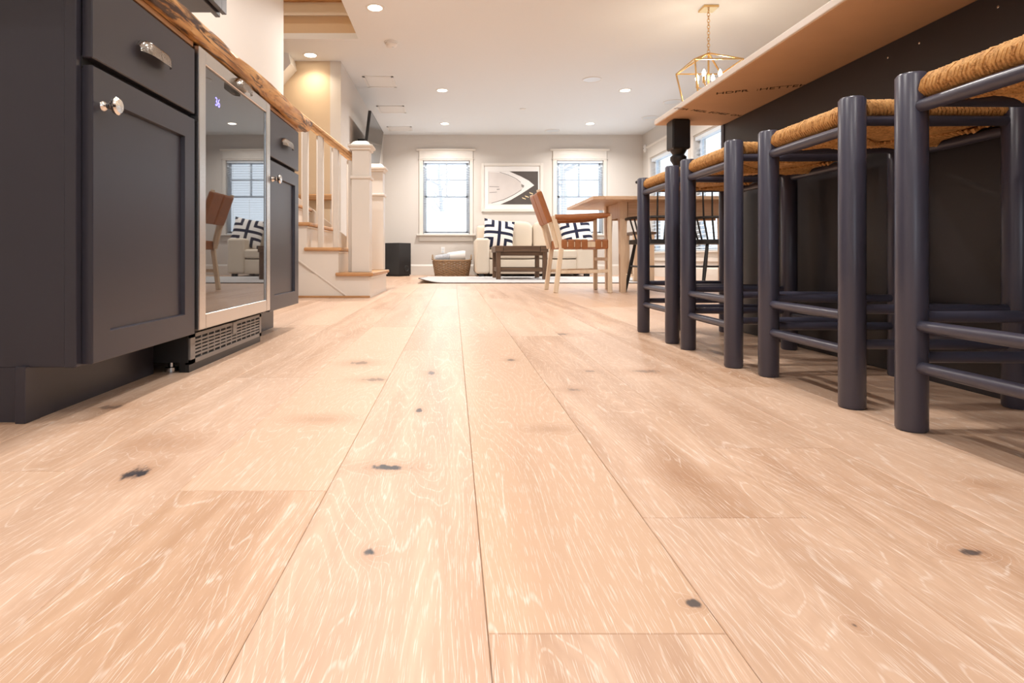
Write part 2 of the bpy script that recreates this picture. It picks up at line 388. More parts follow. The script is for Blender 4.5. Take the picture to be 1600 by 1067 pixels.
# shaft above the stairs
bm = nb(); bx(bm, hx0, hx1 + 0.02, hy1, hy1 + 0.1, H + 0.06, H + 2.4); bx(bm, hx1, hx1 + 0.1, hy0, hy1, H + 0.06, H + 2.4); bx(bm, hx0, hx1 + 0.1, hy0 - 0.1, hy0, H + 0.06, H + 2.4)
bx(bm, -4.5, hx1 + 0.1, hy0 - 0.1, hy1 + 0.1, H + 2.4, H + 2.5)
struct('wall_shaft', bm, 'tan', 'inner faces of the stair opening with warm light put into their colour')
zt = P(500, 25, hy1).z; zn = P(500, 5, hy1).z
struct('trim_1', bx(nb(), hx0, hx1, hy1 - 0.02, hy1, zt, zn), 'trim', 'cream fascia board inside the stair opening')
struct('trim_2', bx(nb(), hx0, hx1, hy1 - 0.05, hy1, zn, zn + 0.03, 0.008, 2), 'oak', 'oak nosing above the fascia of the stair opening')
# sloping soffit left of the tan wall
a = P(463, 110, YT - 0.02); c = P(443, 80, YT - 0.02); d = P(443, 132, YT - 0.02)
bm = nb(); prism(bm, [(a.x, a.z), (a.x - 0.02, H), (a.x - 1.4, H), (a.x - 1.4, d.z - 1.0), (d.x, d.z)], 'Y', YT - 0.25, YT)
struct('trim_3', bm, 'white', 'white sloping soffit in the stairwell corner')

# baseboards
def board(name, poly, axis, a, b, label):
    struct(name, prism(nb(), poly, axis, a, b), 'trim', label)
bh = 0.19
def prof(u, s): return [(u, 0), (u + s * 0.018, 0), (u + s * 0.018, bh - 0.03), (u + s * 0.008, bh - 0.012), (u, bh)]
board('baseboard_back', prof(YB, -1), 'X', XT, XR, 'white baseboard under the back windows')
board('baseboard_right', prof(XR, -1), 'Y', YF, YB, 'white baseboard along the right wall')
board('baseboard_left', prof(XT, 1), 'Y', YT, YB, 'white baseboard below the television')

# ------------------------------------------------------------------ windows
def blind(name, label, loc, wd, z0, z1, along, tilt, pitch=0.043, depth=0.045):
    t_ = thing(name, label, 'blind', loc, 'white slatted window blinds')
    def b(x0, x1, y0, y1, za, zb):
        return bx(nb(), x0, x1, y0, y1, za, zb, 0.002) if along == 'X' else bx(nb(), y0, y1, x0, x1, za, zb, 0.002)
    link('head_rail', b(-wd / 2, wd / 2, -0.025, 0.025, z1 - 0.05 - loc[2], z1 - loc[2]), 'vinyl', t_, True)
    link('bottom_rail', b(-wd / 2, wd / 2, -0.02, 0.02, z0 - loc[2] + 0.003, z0 + 0.02 - loc[2]), 'vinyl', t_, True)
    bm = b(-wd / 2, wd / 2, -depth / 2, depth / 2, -0.0012, 0.0012)
    s0 = link('slat', bm, 'vinyl', t_, True); n = int((z1 - z0 - 0.1) / pitch)
    rot = (tilt, 0, 0) if along == 'X' else (0, tilt, 0)
    for i in range(n):
        z = z0 + 0.05 + i * pitch - loc[2]
        o = s0 if i == 0 else share('slat', s0.data, Vector(loc), t_)
        o.location = (0, 0, z); o.rotation_euler = rot
    for k in (-0.36, 0.0, 0.36):
        q = (k * wd, -depth / 2 - 0.003) if along == 'X' else (-depth / 2 - 0.003, k * wd)
        link('ladder_cord', tube(nb(), [(q[0], q[1], z0 - loc[2]), (q[0], q[1], z1 - loc[2] - 0.03)], 0.0022, 5), 'white', t_, True)
    return t_

def back_window(n, dx, wlab, blab):
    x0, x1, z0, z1 = win_rect(dx); w_ = sgroup('window_%d' % n, ((x0 + x1) / 2, YB, z0), wlab)
    q = lambda px, py: P(px + dx, py, YB)
    yf = YB - 0.022
    cl, cr = q(655, 0).x, q(739, 0).x; hb, ht = q(0, 248).z, q(0, 236).z
    part('casing', bx(nb(), cl, x0, yf, YB, z0, hb, 0.002), 'trim', w_); part('casing', bx(nb(), x1, cr, yf, YB, z0, hb, 0.002), 'trim', w_)
    part('head_casing', bx(nb(), cl, cr, yf - 0.004, YB, z1 - 0.01, ht + 0.001, 0.002), 'trim', w_)
    part('bead', bx(nb(), cl - 0.012, cr + 0.012, yf - 0.014, YB, hb - 0.012, hb + 0.004, 0.004, 2), 'trim', w_)
    cp = nb(); a, b = q(651, 0).x, q(743, 0).x
    prism(cp, [(YB, ht), (yf - 0.006, ht), (yf - 0.03, ht + 0.022), (yf - 0.03, ht + 0.034), (YB, ht + 0.034)], 'X', a, b)
    part('crown_cap', cp, 'trim', w_)
    part('window_sill', bx(nb(), a, b, YB - 0.07, YB + 0.05, z0 - 0.022, z0 + 0.006, 0.006, 2), 'trim', w_)
    part('apron', bx(nb(), cl, cr, yf, YB, q(0, 377).z, z0 - 0.022, 0.003), 'trim', w_)
    fw = 0.032; fy0, fy1 = YB + 0.06, YB + 0.12
    fr = nb(); bx(fr, x0, x0 + fw, fy0, fy1, z0, z1); bx(fr, x1 - fw, x1, fy0, fy1, z0, z1); bx(fr, x0, x1, fy0, fy1, z1 - fw, z1); bx(fr, x0, x1, fy0, fy1, z0, z0 + fw)
    part('jamb_frame', fr, 'vinyl', w_)
    zm = q(0, 307).z
    for lo, hi, dy, nm in ((z0 + fw, zm + 0.012, 0.0, 'lower_sash'), (zm - 0.012, z1 - fw, 0.022, 'upper_sash')):
        b_ = nb(); a0, a1 = x0 + fw, x1 - fw; sw = 0.03; ya, yb = fy0 + 0.005 + dy, fy0 + 0.03 + dy
        bx(b_, a0, a0 + sw, ya, yb, lo, hi); bx(b_, a1 - sw, a1, ya, yb, lo, hi); bx(b_, a0, a1, ya, yb, lo, lo + sw); bx(b_, a0, a1, ya, yb, hi - sw, hi)
        s_ = part(nm, b_, 'vinyl', w_)
        gx0, gx1, gz0, gz1 = a0 + sw, a1 - sw, lo + sw, hi - sw; yc = (ya + yb) / 2
        if nm == 'upper_sash':
            xm, zc = (gx0 + gx1) / 2, (gz0 + gz1) / 2
            part('muntin', bx(nb(), xm - 0.014, xm + 0.014, ya, yb, gz0, gz1), 'vinyl', s_); part('muntin', bx(nb(), gx0, gx1, ya + 0.001, yb - 0.001, zc - 0.014, zc + 0.014), 'vinyl', s_)
            for u0, u1 in ((gx0, xm - 0.010), (xm + 0.010, gx1)):
                for v0, v1 in ((gz0, zc - 0.010), (zc + 0.010, gz1)):
                    part('pane', bx(nb(), u0, u1, yc - 0.002, yc + 0.002, v0, v1), 'glass', s_)
        else:
            part('pane', bx(nb(), gx0, gx1, yc - 0.002, yc + 0.002, gz0, gz1), 'glass', s_)
    blind('window_blind', blab, ((x0 + x1) / 2, YB + 0.028, z0 + 0.008), x1 - x0 - 0.02, z0 + 0.008, z1 - 0.002, 'X', 0.06)
back_window(1, 0, 'white double-hung window left of the boat picture', 'open white slat blind in the window left of the boat picture')
back_window(2, 208.7, 'white double-hung window right of the boat picture', 'open white slat blind in the window right of the boat picture')

def side_window(n, rc, wlab, blab):
    y0, y1, z0, z1 = rc; w_ = sgroup('window_%d' % n, (XR, (y0 + y1) / 2, z0), wlab)
    xf = XR - 0.022; cw = 0.085
    for a, b in ((y0 - cw, y0), (y1, y1 + cw)): part('casing', bx(nb(), xf, XR, a, b, z0, z1 + 0.02, 0.002), 'trim', w_)
    part('head_casing', bx(nb(), xf - 0.004, XR, y0 - cw, y1 + cw, z1 + 0.02, z1 + 0.2, 0.002), 'trim', w_)
    part('crown_cap', prism(nb(), [(XR, z1 + 0.2), (xf - 0.006, z1 + 0.2), (xf - 0.03, z1 + 0.222), (xf - 0.03, z1 + 0.235), (XR, z1 + 0.235)], 'Y', y0 - cw - 0.03, y1 + cw + 0.03), 'trim', w_)
    part('window_sill', bx(nb(), XR - 0.06, XR + 0.05, y0 - cw - 0.02, y1 + cw + 0.02, z0 - 0.02, z0 + 0.004, 0.004), 'trim', w_)
    part('apron', bx(nb(), xf, XR, y0 - cw, y1 + cw, z0 - 0.14, z0 - 0.02, 0.002), 'trim', w_)
    fw = 0.04; ym = (y0 + y1) / 2; fr = nb(); xa, xb = XR + 0.07, XR + 0.12
    for a, b in ((y0, y0 + fw), (y1 - fw, y1), (ym - fw / 2, ym + fw / 2)): bx(fr, xa, xb, a, b, z0, z1)
    bx(fr, xa, xb, y0, y1, z0, z0 + fw); bx(fr, xa, xb, y0, y1, z1 - fw, z1)
    part('jamb_frame', fr, 'vinyl', w_)
    for a, b in ((y0 + fw, ym - fw / 2), (ym + fw / 2, y1 - fw)):
        part('pane', bx(nb(), XR + 0.09, XR + 0.094, a, b, z0 + fw, z1 - fw), 'glass', w_)
    blind('window_blind', blab, (XR + 0.03, ym, z0 + 0.008), y1 - y0 - 0.02, z0 + 0.008, z1 - 0.002, 'Y', -0.42, 0.06, 0.055)
side_window(3, WR[0], 'tall side window nearest the far corner', 'white slat blind in the side window nearest the corner')
side_window(4, WR[1], 'tall side window behind the dining table', 'white slat blind in the side window behind the dining table')
# kitchen window behind the viewer
x0, x1, z0, z1 = WK[0]; w_ = sgroup('window_5', ((x0 + x1) / 2, YF, z0), 'wide kitchen window behind the viewer')
fr = nb()
for a, b in ((x0, x0 + 0.06), (x1 - 0.06, x1), ((x0 + x1) / 2 - 0.03, (x0 + x1) / 2 + 0.03)): bx(fr, a, b, YF - 0.12, YF - 0.06, z0, z1)
bx(fr, x0, x1, YF - 0.12, YF - 0.06, z0, z0 + 0.06); bx(fr, x0, x1, YF - 0.12, YF - 0.06, z1 - 0.06, z1); part('jamb_frame', fr, 'vinyl', w_)
for a, b in ((x0 + 0.06, (x0 + x1) / 2 - 0.03), ((x0 + x1) / 2 + 0.03, x1 - 0.06)): part('pane', bx(nb(), a, b, YF - 0.092, YF - 0.088, z0 + 0.06, z1 - 0.06), 'glass', w_)

# ------------------------------------------------------------------ ceiling fittings
def downlight(p, label, watts=LAMP_W, tone=(1.0, 0.955, 0.905), H=H, spread=150):
    t_ = thing('recessed_downlight', label, 'ceiling light', (p.x, p.y, H), 'recessed ceiling downlights')
    part('trim_ring', lathe(nb(), [(0.062, H + 0.001), (0.085, H + 0.001), (0.085, H - 0.004), (0.078, H - 0.007), (0.062, H - 0.004)], (p.x, p.y, 0), 28, 'Z', True), 'white', t_, True)
    part('lens', lathe(nb(), [(0.0005, H - 0.001), (0.064, H - 0.001), (0.064, H - 0.003), (0.0005, H - 0.0035)], (p.x, p.y, 0), 24), 'lens', t_, True)
    L = bpy.data.lights.new('downlight_lamp', 'AREA'); L.shape = 'DISK'; L.size = 0.11; L.energy = watts; L.color = tone; L.spread = math.radians(spread)
    o = bpy.data.objects.new('downlight_lamp', L); COL.objects.link(o); o.parent = t_; o.location = (0, 0, -0.012)
LT = [((586, 12), 'recessed downlight nearest the stair opening, beside the smoke detector'), ((485, 86), 'recessed downlight between the stair opening and the tan wall'),
      ((691, 141), 'recessed downlight in the left pair, nearer one'), ((695, 193), 'recessed downlight in the left pair, farther one by the back wall'),
      ((977, 141), 'recessed downlight in the right pair, nearer one'), ((922, 193), 'recessed downlight in the right pair, farther one by the back wall')]
for i, (px, lab) in enumerate(LT): downlight(CE(*px), lab, *((2.6, (1.0, 0.84, 0.64), H, 125) if i == 1 else ()))
downlight(Vector((-2.2, 5.25, H + 2.4)), 'unseen warm downlight added at the top of the stair shaft', 22.0, (1.0, 0.86, 0.68), H + 2.4)  # unseen lamp, added to brighten the inside of the shaft
for x_, cn_ in ((-0.55, 'by the wall cabinets'), (0.75, 'over the aisle'), (2.3, 'beyond the island')):  # unseen grid of downlights, added as fill light for the kitchen
    for y_, rn_ in ((-2.2, 'first row from the kitchen window'), (-0.5, 'second row from the kitchen window'), (1.2, 'third row from the kitchen window'), (2.9, 'row nearest the living room')):
        downlight(Vector((x_, y_, H)), 'unseen kitchen fill downlight ' + cn_ + ', ' + rn_, LAMP_K * {-2.2: 0.35, -0.5: 0.6, 1.2: 1.15, 2.9: 1.25}[y_])
def ceil_rect(a, b, label):
    p0, p1 = CE(*a), CE(*b); xa, xb = sorted((p0.x, p1.x)); ya, yb = sorted((p0.y, p1.y))
    t_ = thing('ceiling_vent', label, 'vent', ((xa + xb) / 2, (ya + yb) / 2, H), 'rectangular ceiling vents')
    fr = nb()
    for q in ((xa, xb, ya, ya + 0.03), (xa, xb, yb - 0.03, yb), (xa, xa + 0.03, ya, yb), (xb - 0.03, xb, ya, yb)): bx(fr, *q, H - 0.008, H, 0.001)
    part('frame', fr, 'white', t_); part('panel', bx(nb(), xa + 0.032, xb - 0.032, ya + 0.032, yb - 0.032, H - 0.005, H), 'white', t_)
ceil_rect((566, 119), (620, 136), 'white rectangular ceiling vent nearest the stairs'); ceil_rect((588, 165), (635, 176), 'white rectangular ceiling vent, middle one of the row above the television')
ceil_rect((604, 197.5), (645, 204), 'white rectangular ceiling vent next to the back wall')
def ceil_round(px, r, label, cat='ceiling speaker', name='ceiling_speaker'):
    p = CE(*px); t_ = thing(name, label, cat, (p.x, p.y, H), 'round ceiling speakers')
    part('rim', lathe(nb(), [(r * 0.9, H), (r, H), (r, H - 0.006), (r * 0.96, H - 0.009), (r * 0.9, H - 0.006)], (p.x, p.y, 0), 32, 'Z', True), 'white', t_, True)
    part('grille', lathe(nb(), [(0.001, H), (r * 0.9, H), (r * 0.9, H - 0.005), (0.001, H - 0.0055)], (p.x, p.y, 0), 32), 'vinyl', t_, True)
ceil_round((925, 124), 0.115, 'round white ceiling speaker between the two nearer downlights'); ceil_round((1051, 159), 0.13, 'round white ceiling speaker below the brass pendant')
ceil_round((1016, 183.5), 0.13, 'round white ceiling speaker near the right wall corner'); ceil_round((863, 204), 0.13, 'round white ceiling speaker close to the back wall')
p = CE(817, 170); tag(link('sprinkler_cap', lathe(nb(), [(0.001, H), (0.045, H), (0.045, H - 0.006), (0.001, H - 0.009)], (p.x, p.y, 0), 20), 'white', smooth=True), 'small round white cap alone in the ceiling middle', 'cap')
p = CE(611, 66); t_ = thing('smoke_detector', 'white smoke detector on the ceiling by the stair opening', 'smoke detector', (p.x, p.y, H))
part('base', lathe(nb(), [(0.001, H), (0.07, H), (0.07, H - 0.012), (0.001, H - 0.012)], (p.x, p.y, 0), 28), 'white', t_, True)
part('dome', lathe(nb(), [(0.001, H - 0.012), (0.06, H - 0.012), (0.062, H - 0.03), (0.05, H - 0.045), (0.03, H - 0.05), (0.001, H - 0.05)], (p.x, p.y, 0), 28), 'white', t_, True)
part('test_button', lathe(nb(), [(0.001, H - 0.05), (0.012, H - 0.05), (0.012, H - 0.054), (0.001, H - 0.055)], (p.x + 0.02, p.y, 0), 14), 'vinyl', t_, True)

# ------------------------------------------------------------------ base cabinets, wine cooler, wood counter
XD, XC = -0.70, -0.722                                  # door face, carcass face
def yx(px, X=XD): return F * X / (px - CX)              # depth of a pixel column on a plane x = X
def recess_door(bm, y0, y1, z0, z1, rail=0.058):        # shaker door: one frame around a sunk panel
    def ring(x, i): return [bm.verts.new((x, y, z)) for y, z in ((y0 + i, z0 + i), (y1 - i, z0 + i), (y1 - i, z1 - i), (y0 + i, z1 - i))]
    rs = [ring(XC + 0.001, 0), ring(XD - 0.0015, 0), ring(XD, 0.0015), ring(XD, rail - 0.001), ring(XD - 0.0015, rail), ring(XD - 0.010, rail + 0.0012)]
    bm.faces.new(rs[0])
    for p_, q_ in zip(rs, rs[1:]):
        for k in range(4): bm.faces.new((p_[k], p_[(k + 1) % 4], q_[(k + 1) % 4], q_[k]))
    bm.faces.new(rs[-1]); return bm
def knob(par, y, z):
    part('knob', lathe(nb(), [(0.001, XD), (0.011, XD), (0.010, XD + 0.003), (0.0055, XD + 0.008), (0.006, XD + 0.014), (0.009, XD + 0.016), (0.006, XD + 0.018), (0.008, XD + 0.021), (0.0165, XD + 0.023), (0.018, XD + 0.029), (0.014, XD + 0.033), (0.001, XD + 0.034)], (0, y, z), 18, 'X'), 'nickel', par, True)
def pull(par, y0, y1, z, X=XD, hgt=0.032):              # cup pull: rounded shell, open below
    bm = nb(); n = 16; m = 8; rows = []
    for i in range(n + 1):
        s = i / n; y = y0 + (y1 - y0) * s; k = (1 - abs(2 * s - 1) ** 6 * 0.62); row = []
        for j in range(m + 1):
            a = PI / 2 * j / m
            row.append(bm.verts.new((X + 0.001 + 0.026 * k * math.sin(a) ** 0.7, y, z + hgt * (k * (math.cos(a) ** 0.7 if j < m else -0.12) - 0.4))))
        rows.append(row)
    for a_, b_ in zip(rows, rows[1:]):
        for j in range(m): bm.faces.new((a_[j], a_[j + 1], b_[j + 1], b_[j]))
    bmesh.ops.solidify(bm, geom=bm.faces, thickness=0.003)
    return part('pull', bm, 'nickel', par, True)
ZB, ZT_, ZG0, ZG1 = 0.105, 0.878, 0.689, 0.703
def base_cabinet(label, y0, y1, near_end):
    t_ = thing('base_cabinet', label, 'cabinet', ((XW + XC) / 2, (y0 + y1) / 2, 0), 'charcoal base cabinets')
    part('carcass', bx(nb(), XW + 0.002, XC, y0, y1, ZB, 0.886, 0.001), 'charcoal', t_)
    if near_end:
        part('end_panel', bx(nb(), XW + 0.002, -0.815, y0, y0 + 0.02, 0.0, ZB), 'charcoal', t_)
        part('kick_return', bx(nb(), -0.832, -0.812, y0 - 0.012, y0 + 0.03, 0.0, ZB + 0.003, 0.001), 'charcoal', t_)
        part('stile', bx(nb(), XC - 0.022, XC + 0.001, y0 - 0.004, y0 + 0.001, ZB, 0.886, 0.001), 'charcoal', t_)
    part('toe_kick', bx(nb(), -0.835, -0.815, y0 + 0.001, y1, 0.0, ZB), 'charcoal', t_)
    part('gap_rail', bx(nb(), XC - 0.001, XC + 0.003, y0 + 0.012, y1 - 0.004, ZG0 - 0.004, ZG1 + 0.004), 'dark_in', t_)
    d = part('door', recess_door(nb(), y0 + 0.014, y1 - 0.006, ZB + 0.004, ZG0), 'charcoal', t_)
    w = part('drawer', bx(nb(), XC + 0.001, XD, y0 + 0.012, y1 - 0.006, ZG1, ZT_, 0.002), 'charcoal', t_)
    knob(d, y0 + 0.048, 0.618)
    c = (y0 + y1) / 2; pull(w, c - 0.065, c + 0.065, 0.785)
    return t_
YC0, YC1, YC2, YC3 = yx(145) - 0.014, yx(305) + 0.004, yx(419) + 0.0, yx(467)
base_cabinet('charcoal base cabinet with large door, nearest on the left', YC0, YC1, True)
base_cabinet('charcoal base cabinet between wine cooler and stairs', YC2 + 0.004, YC3, False)

# wine cooler
cy0, cy1 = YC1 + 0.004, YC2
t_ = thing('wine_cooler', 'stainless wine cooler with reflective glass door between charcoal cabinets', 'wine cooler', (-1.0, (cy0 + cy1) / 2, 0))
XG = -0.692; cz0, cz1 = 0.117, 0.893
part('body', bx(nb(), XW + 0.01, XG - 0.035, cy0 + 0.006, cy1 - 0.006, 0.028, cz1 - 0.004), 'dark_in', t_)
d = nb(); fw = 0.042
bx(d, XG - 0.034, XG, cy0, cy0 + fw, cz0, cz1, 0.002); bx(d, XG - 0.034, XG, cy1 - fw, cy1, cz0, cz1, 0.002)
bx(d, XG - 0.034, XG, cy0 + fw, cy1 - fw, cz0, cz0 + 0.042, 0.002); bx(d, XG - 0.034, XG, cy0 + fw, cy1 - fw, cz1 - 0.040, cz1, 0.002)
door = part('door', d, 'steel', t_)
part('glass_pane', bx(nb(), XG - 0.02, XG - 0.006, cy0 + fw - 0.002, cy1 - fw + 0.002, cz0 + 0.040, cz1 - 0.038), 'coolerglass', door)
pull(door, (cy0 + cy1) / 2 - 0.06, (cy0 + cy1) / 2 + 0.06, cz1 - 0.024, XG, 0.032)
def text(body, size, mat, name, parent, mw):
    cu = bpy.data.curves.new(name, 'FONT'); cu.body = body; cu.size = size; cu.align_x = 'CENTER'; cu.align_y = 'CENTER'; cu.extrude = 0.0002; cu.resolution_u = 3
    o = bpy.data.objects.new('tmp', cu); COL.objects.link(o)
    dg = bpy.context.evaluated_depsgraph_get(); me = bpy.data.meshes.new_from_object(o.evaluated_get(dg)); bpy.data.objects.remove(o)
    me.transform(mw); me.transform(Matrix.Translation(-BASE[parent])); me.materials.clear(); me.materials.append(M[mat]); me.name = name
    o = bpy.data.objects.new(name, me); COL.objects.link(o); o.parent = parent; BASE[o] = BASE[parent]; return o
yd = yx(343, XG); zd = P(343, 161, yd).z
text('36', 0.036, 'led', 'display_digits', door, Matrix.Translation((XG - 0.0055, yd, zd)) @ Matrix.Rotation(PI / 2, 4, 'Z') @ Matrix.Rotation(PI / 2, 4, 'X'))
g = nb(); XL = -0.722; gz0, gz1 = 0.022, 0.104
fr_y = (cy0 + 0.012, cy1 - 0.012)
rows = 6
bx(g, XL - 0.012, XL, fr_y[0], fr_y[1], gz0, gz0 + 0.012); bx(g, XL - 0.012, XL, fr_y[0], fr_y[1], gz1 - 0.01, gz1)
bx(g, XL - 0.012, XL, fr_y[0], fr_y[0] + 0.03, gz0, gz1); bx(g, XL - 0.012, XL, fr_y[1] - 0.02, fr_y[1], gz0, gz1)
gr = part('vent_grille', g, 'grille', t_)
for i in range(1, rows): 
    z = gz0 + 0.012 + (gz1 - gz0 - 0.022) * i / rows
    part('slat', bx(nb(), XL - 0.011, XL - 0.001, fr_y[0] + 0.03, fr_y[1] - 0.02, z - 0.0028, z + 0.0028), 'grille', gr)
for i in range(1, 12):
    y = fr_y[0] + 0.03 + (fr_y[1] - fr_y[0] - 0.05) * i / 12
    part('rib', bx(nb(), XL - 0.011, XL - 0.0015, y - 0.0035, y + 0.0035, gz0 + 0.01, gz1 - 0.008), 'grille', gr)
part('latch_block', bx(nb(), XL - 0.011, XL + 0.002, (cy0 + cy1) / 2 + 0.01, (cy0 + cy1) / 2 + 0.045, gz1 - 0.04, gz1, 0.002), 'grille', gr)
part('grille_backing', bx(nb(), XL - 0.03, XL - 0.014, fr_y[0], fr_y[1], 0.0, gz1), 'dark_in', t_)
part('base_strip', bx(nb(), XL - 0.014, XL - 0.004, fr_y[0], fr_y[1], 0.0, 0.021), 'blackplastic', t_)
for y in (cy0 + 0.03, cy1 - 0.03): part('levelling_foot', lathe(nb(), [(0.001, 0), (0.018, 0), (0.018, 0.012), (0.008, 0.014), (0.008, 0.03), (0.001, 0.03)], (XL - 0.06, y, 0), 14), 'steel', t_, True)

# live edge counter
def slab_profile(y, k):
    wob = 0.007 * math.sin(3.1 * y + 0.5) + 0.003 * math.sin(9.7 * y) + 0.001 * math.sin(23 * y + 1.0)
    base = [(-0.700, 0.901), (-0.692, 0.899), (-0.676, 0.905), (-0.668, 0.916), (-0.660, 0.931), (-0.661, 0.942), (-0.668, 0.946)]
    x, z = base[k]; u = k / 6
    return (x - 0.006 + wob * (0.4 + 0.8 * u) + 0.001 * math.sin(31 * y + 2.4 * k), z + 0.001 * math.sin(17 * y + k))
bm = nb(); N = 90; y_a, y_b = 0.98, 2.72; prev = None; first = None
for i in range(N + 1):
    y = y_a + (y_b - y_a) * i / N
    ring = [bm.verts.new((XW + 0.002, y, 0.901))] + [bm.verts.new((slab_profile(y, k)[0], y, slab_profile(y, k)[1])) for k in range(7)] + [bm.verts.new((XW + 0.002, y, 0.946))]
    if prev:
        for k in range(9): bm.faces.new((prev[k], prev[(k + 1) % 9], ring[(k + 1) % 9], ring[k]))
    else: first = ring
    prev = ring
bm.faces.new(first[::-1]); bm.faces.new(prev)
t_ = thing('wood_counter', 'live-edge honey wood counter slab above the left cabinets', 'countertop', (-1.0, 1.9, 0.886))
part('slab', bm, 'live', t_, True)
part('scribe_strip', bx(nb(), -0.74, -0.706, YC0, YC1 - 0.002, 0.8865, 0.9, 0.001), 'oaky', t_)
part('scribe_strip', bx(nb(), -0.74, -0.706, YC2 + 0.006, YC3, 0.8865, 0.9, 0.001), 'oaky', t_)

# wall cabinet
p = P(355, 24, 2.57); t_ = thing('wall_cabinet', 'dark wall cabinet hanging above the live-edge counter', 'cabinet', (XW + 0.16, 1.9, p.z))
part('carcass', bx(nb(), XW + 0.002, p.x - 0.022, 1.15, 2.565, p.z + 0.01, 2.25, 0.001), 'charcoal', t_)
for a, b in ((1.153, 1.62), (1.624, 2.09), (2.094, 2.565)):
    d = nb(); r_ = 0.055; xa, xb = p.x - 0.021, p.x; z0, z1 = p.z, 2.245
    bx(d, xa, xb, a, a + r_, z0, z1, 0.001); bx(d, xa, xb, b - r_, b, z0, z1, 0.001); bx(d, xa, xb, a + r_, b - r_, z0, z0 + r_, 0.001); bx(d, xa, xb, a + r_, b - r_, z1 - r_, z1, 0.001)
    bx(d, xa, xb - 0.01, a + r_, b - r_, z0 + r_, z1 - r_); part('door', d, 'charcoal', t_)
part('light_rail', bx(nb(), p.x - 0.05, p.x - 0.028, 1.15, 2.565, p.z - 0.012, p.z + 0.01, 0.002), 'charcoal', t_)

# ------------------------------------------------------------------ island
ZU = 0.915; XO, XI = 1.523 * (ZU - EH), 2.03 * (ZU - EH)
t_ = thing('kitchen_island', 'dark panelled kitchen island body behind the stools', 'island', (1.7, 0.9, 0))
part('body', bx(nb(), XI, XI + 0.75, -1.2, 2.635, 0.0, ZU - 0.001, 0.002), 'island', t_)
part('lit_corner_edge', bx(nb(), XI - 0.004, XI + 0.06, 2.615, 2.643, 0.0, ZU - 0.002, 0.001), 'stool', t_)  # lighter slate colour stands for light on the end panel's edge
for y in (0.98, 1.30, 1.52, 1.63): part('screw_head', lathe(nb(), [(0.001, XI + 0.001), (0.0035, XI + 0.001), (0.003, XI - 0.0015), (0.001, XI - 0.002)], (0, y, ZU - 0.04), 10, 'X'), 'nickel', t_, True)
for y in (1.85,): pass
t_ = thing('island_countertop', 'cream quartz island top with stamped tan underside', 'countertop', (1.4, 0.7, ZU))
part('slab', bx(nb(), XO, XI + 0.8, -1.3, 2.65, ZU + 0.002, ZU + 0.024, 0.003, 2), 'quartz', t_)
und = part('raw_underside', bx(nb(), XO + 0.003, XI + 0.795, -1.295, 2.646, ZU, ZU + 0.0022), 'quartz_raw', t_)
def stamp(body, px0, px1, size):
    def on(px):                        # a pixel on the underside plane
        Y = F * (ZU - EH) / (CY - px[1]); return Vector(((px[0] - CX) * Y / F, Y, ZU))
    a, b = on(px0), on(px1); d = (b - a); c = (a + b) / 2
    ang = math.atan2(d.y, d.x)
    o = text(body, size, 'ink', 'stamped_lettering', und, Matrix.Translation((c.x, c.y, ZU - 0.0006)) @ Matrix.Rotation(ang, 4, 'Z') @ Matrix.Rotation(PI, 4, 'X'))
    wdt = max(v.co.x for v in o.data.vertices) - min(v.co.x for v in o.data.vertices)
    return o, d.length
stamp('ECIA  MEZL, ECMEZ  OM., AM', (1074, 171), (1158, 181), 0.032)
stamp('HDPR  :HETTEHCO:', (1162, 142), (1254, 133), 0.042)
# turned post under the island top
t_ = thing('island_post', 'dark turned post under the far corner of the island top', 'post', (0.984, 2.552, 0))
hw = 0.039
bm = nb(); bx(bm, 0.984 - hw, 0.984 + hw, 2.552 - hw, 2.552 + hw, 0.785, ZU - 0.001, 0.006); part('top_block', bm, 'black', t_)
part('turning', lathe(nb(), [(0.030, 0.20), (0.036, 0.212), (0.022, 0.235), (0.026, 0.26), (0.034, 0.38), (0.036, 0.47), (0.030, 0.58), (0.021, 0.66), (0.024, 0.668), (0.033, 0.685), (0.033, 0.698), (0.022, 0.712), (0.022, 0.722), (0.034, 0.742), (0.034, 0.755), (0.024, 0.765), (0.036, 0.786)], (0.984, 2.552, 0), 28), 'black', t_, True)
part('foot_block', bx(nb(), 0.984 - hw, 0.984 + hw, 2.552 - hw, 2.552 + hw, 0.0, 0.202, 0.006), 'black', t_)

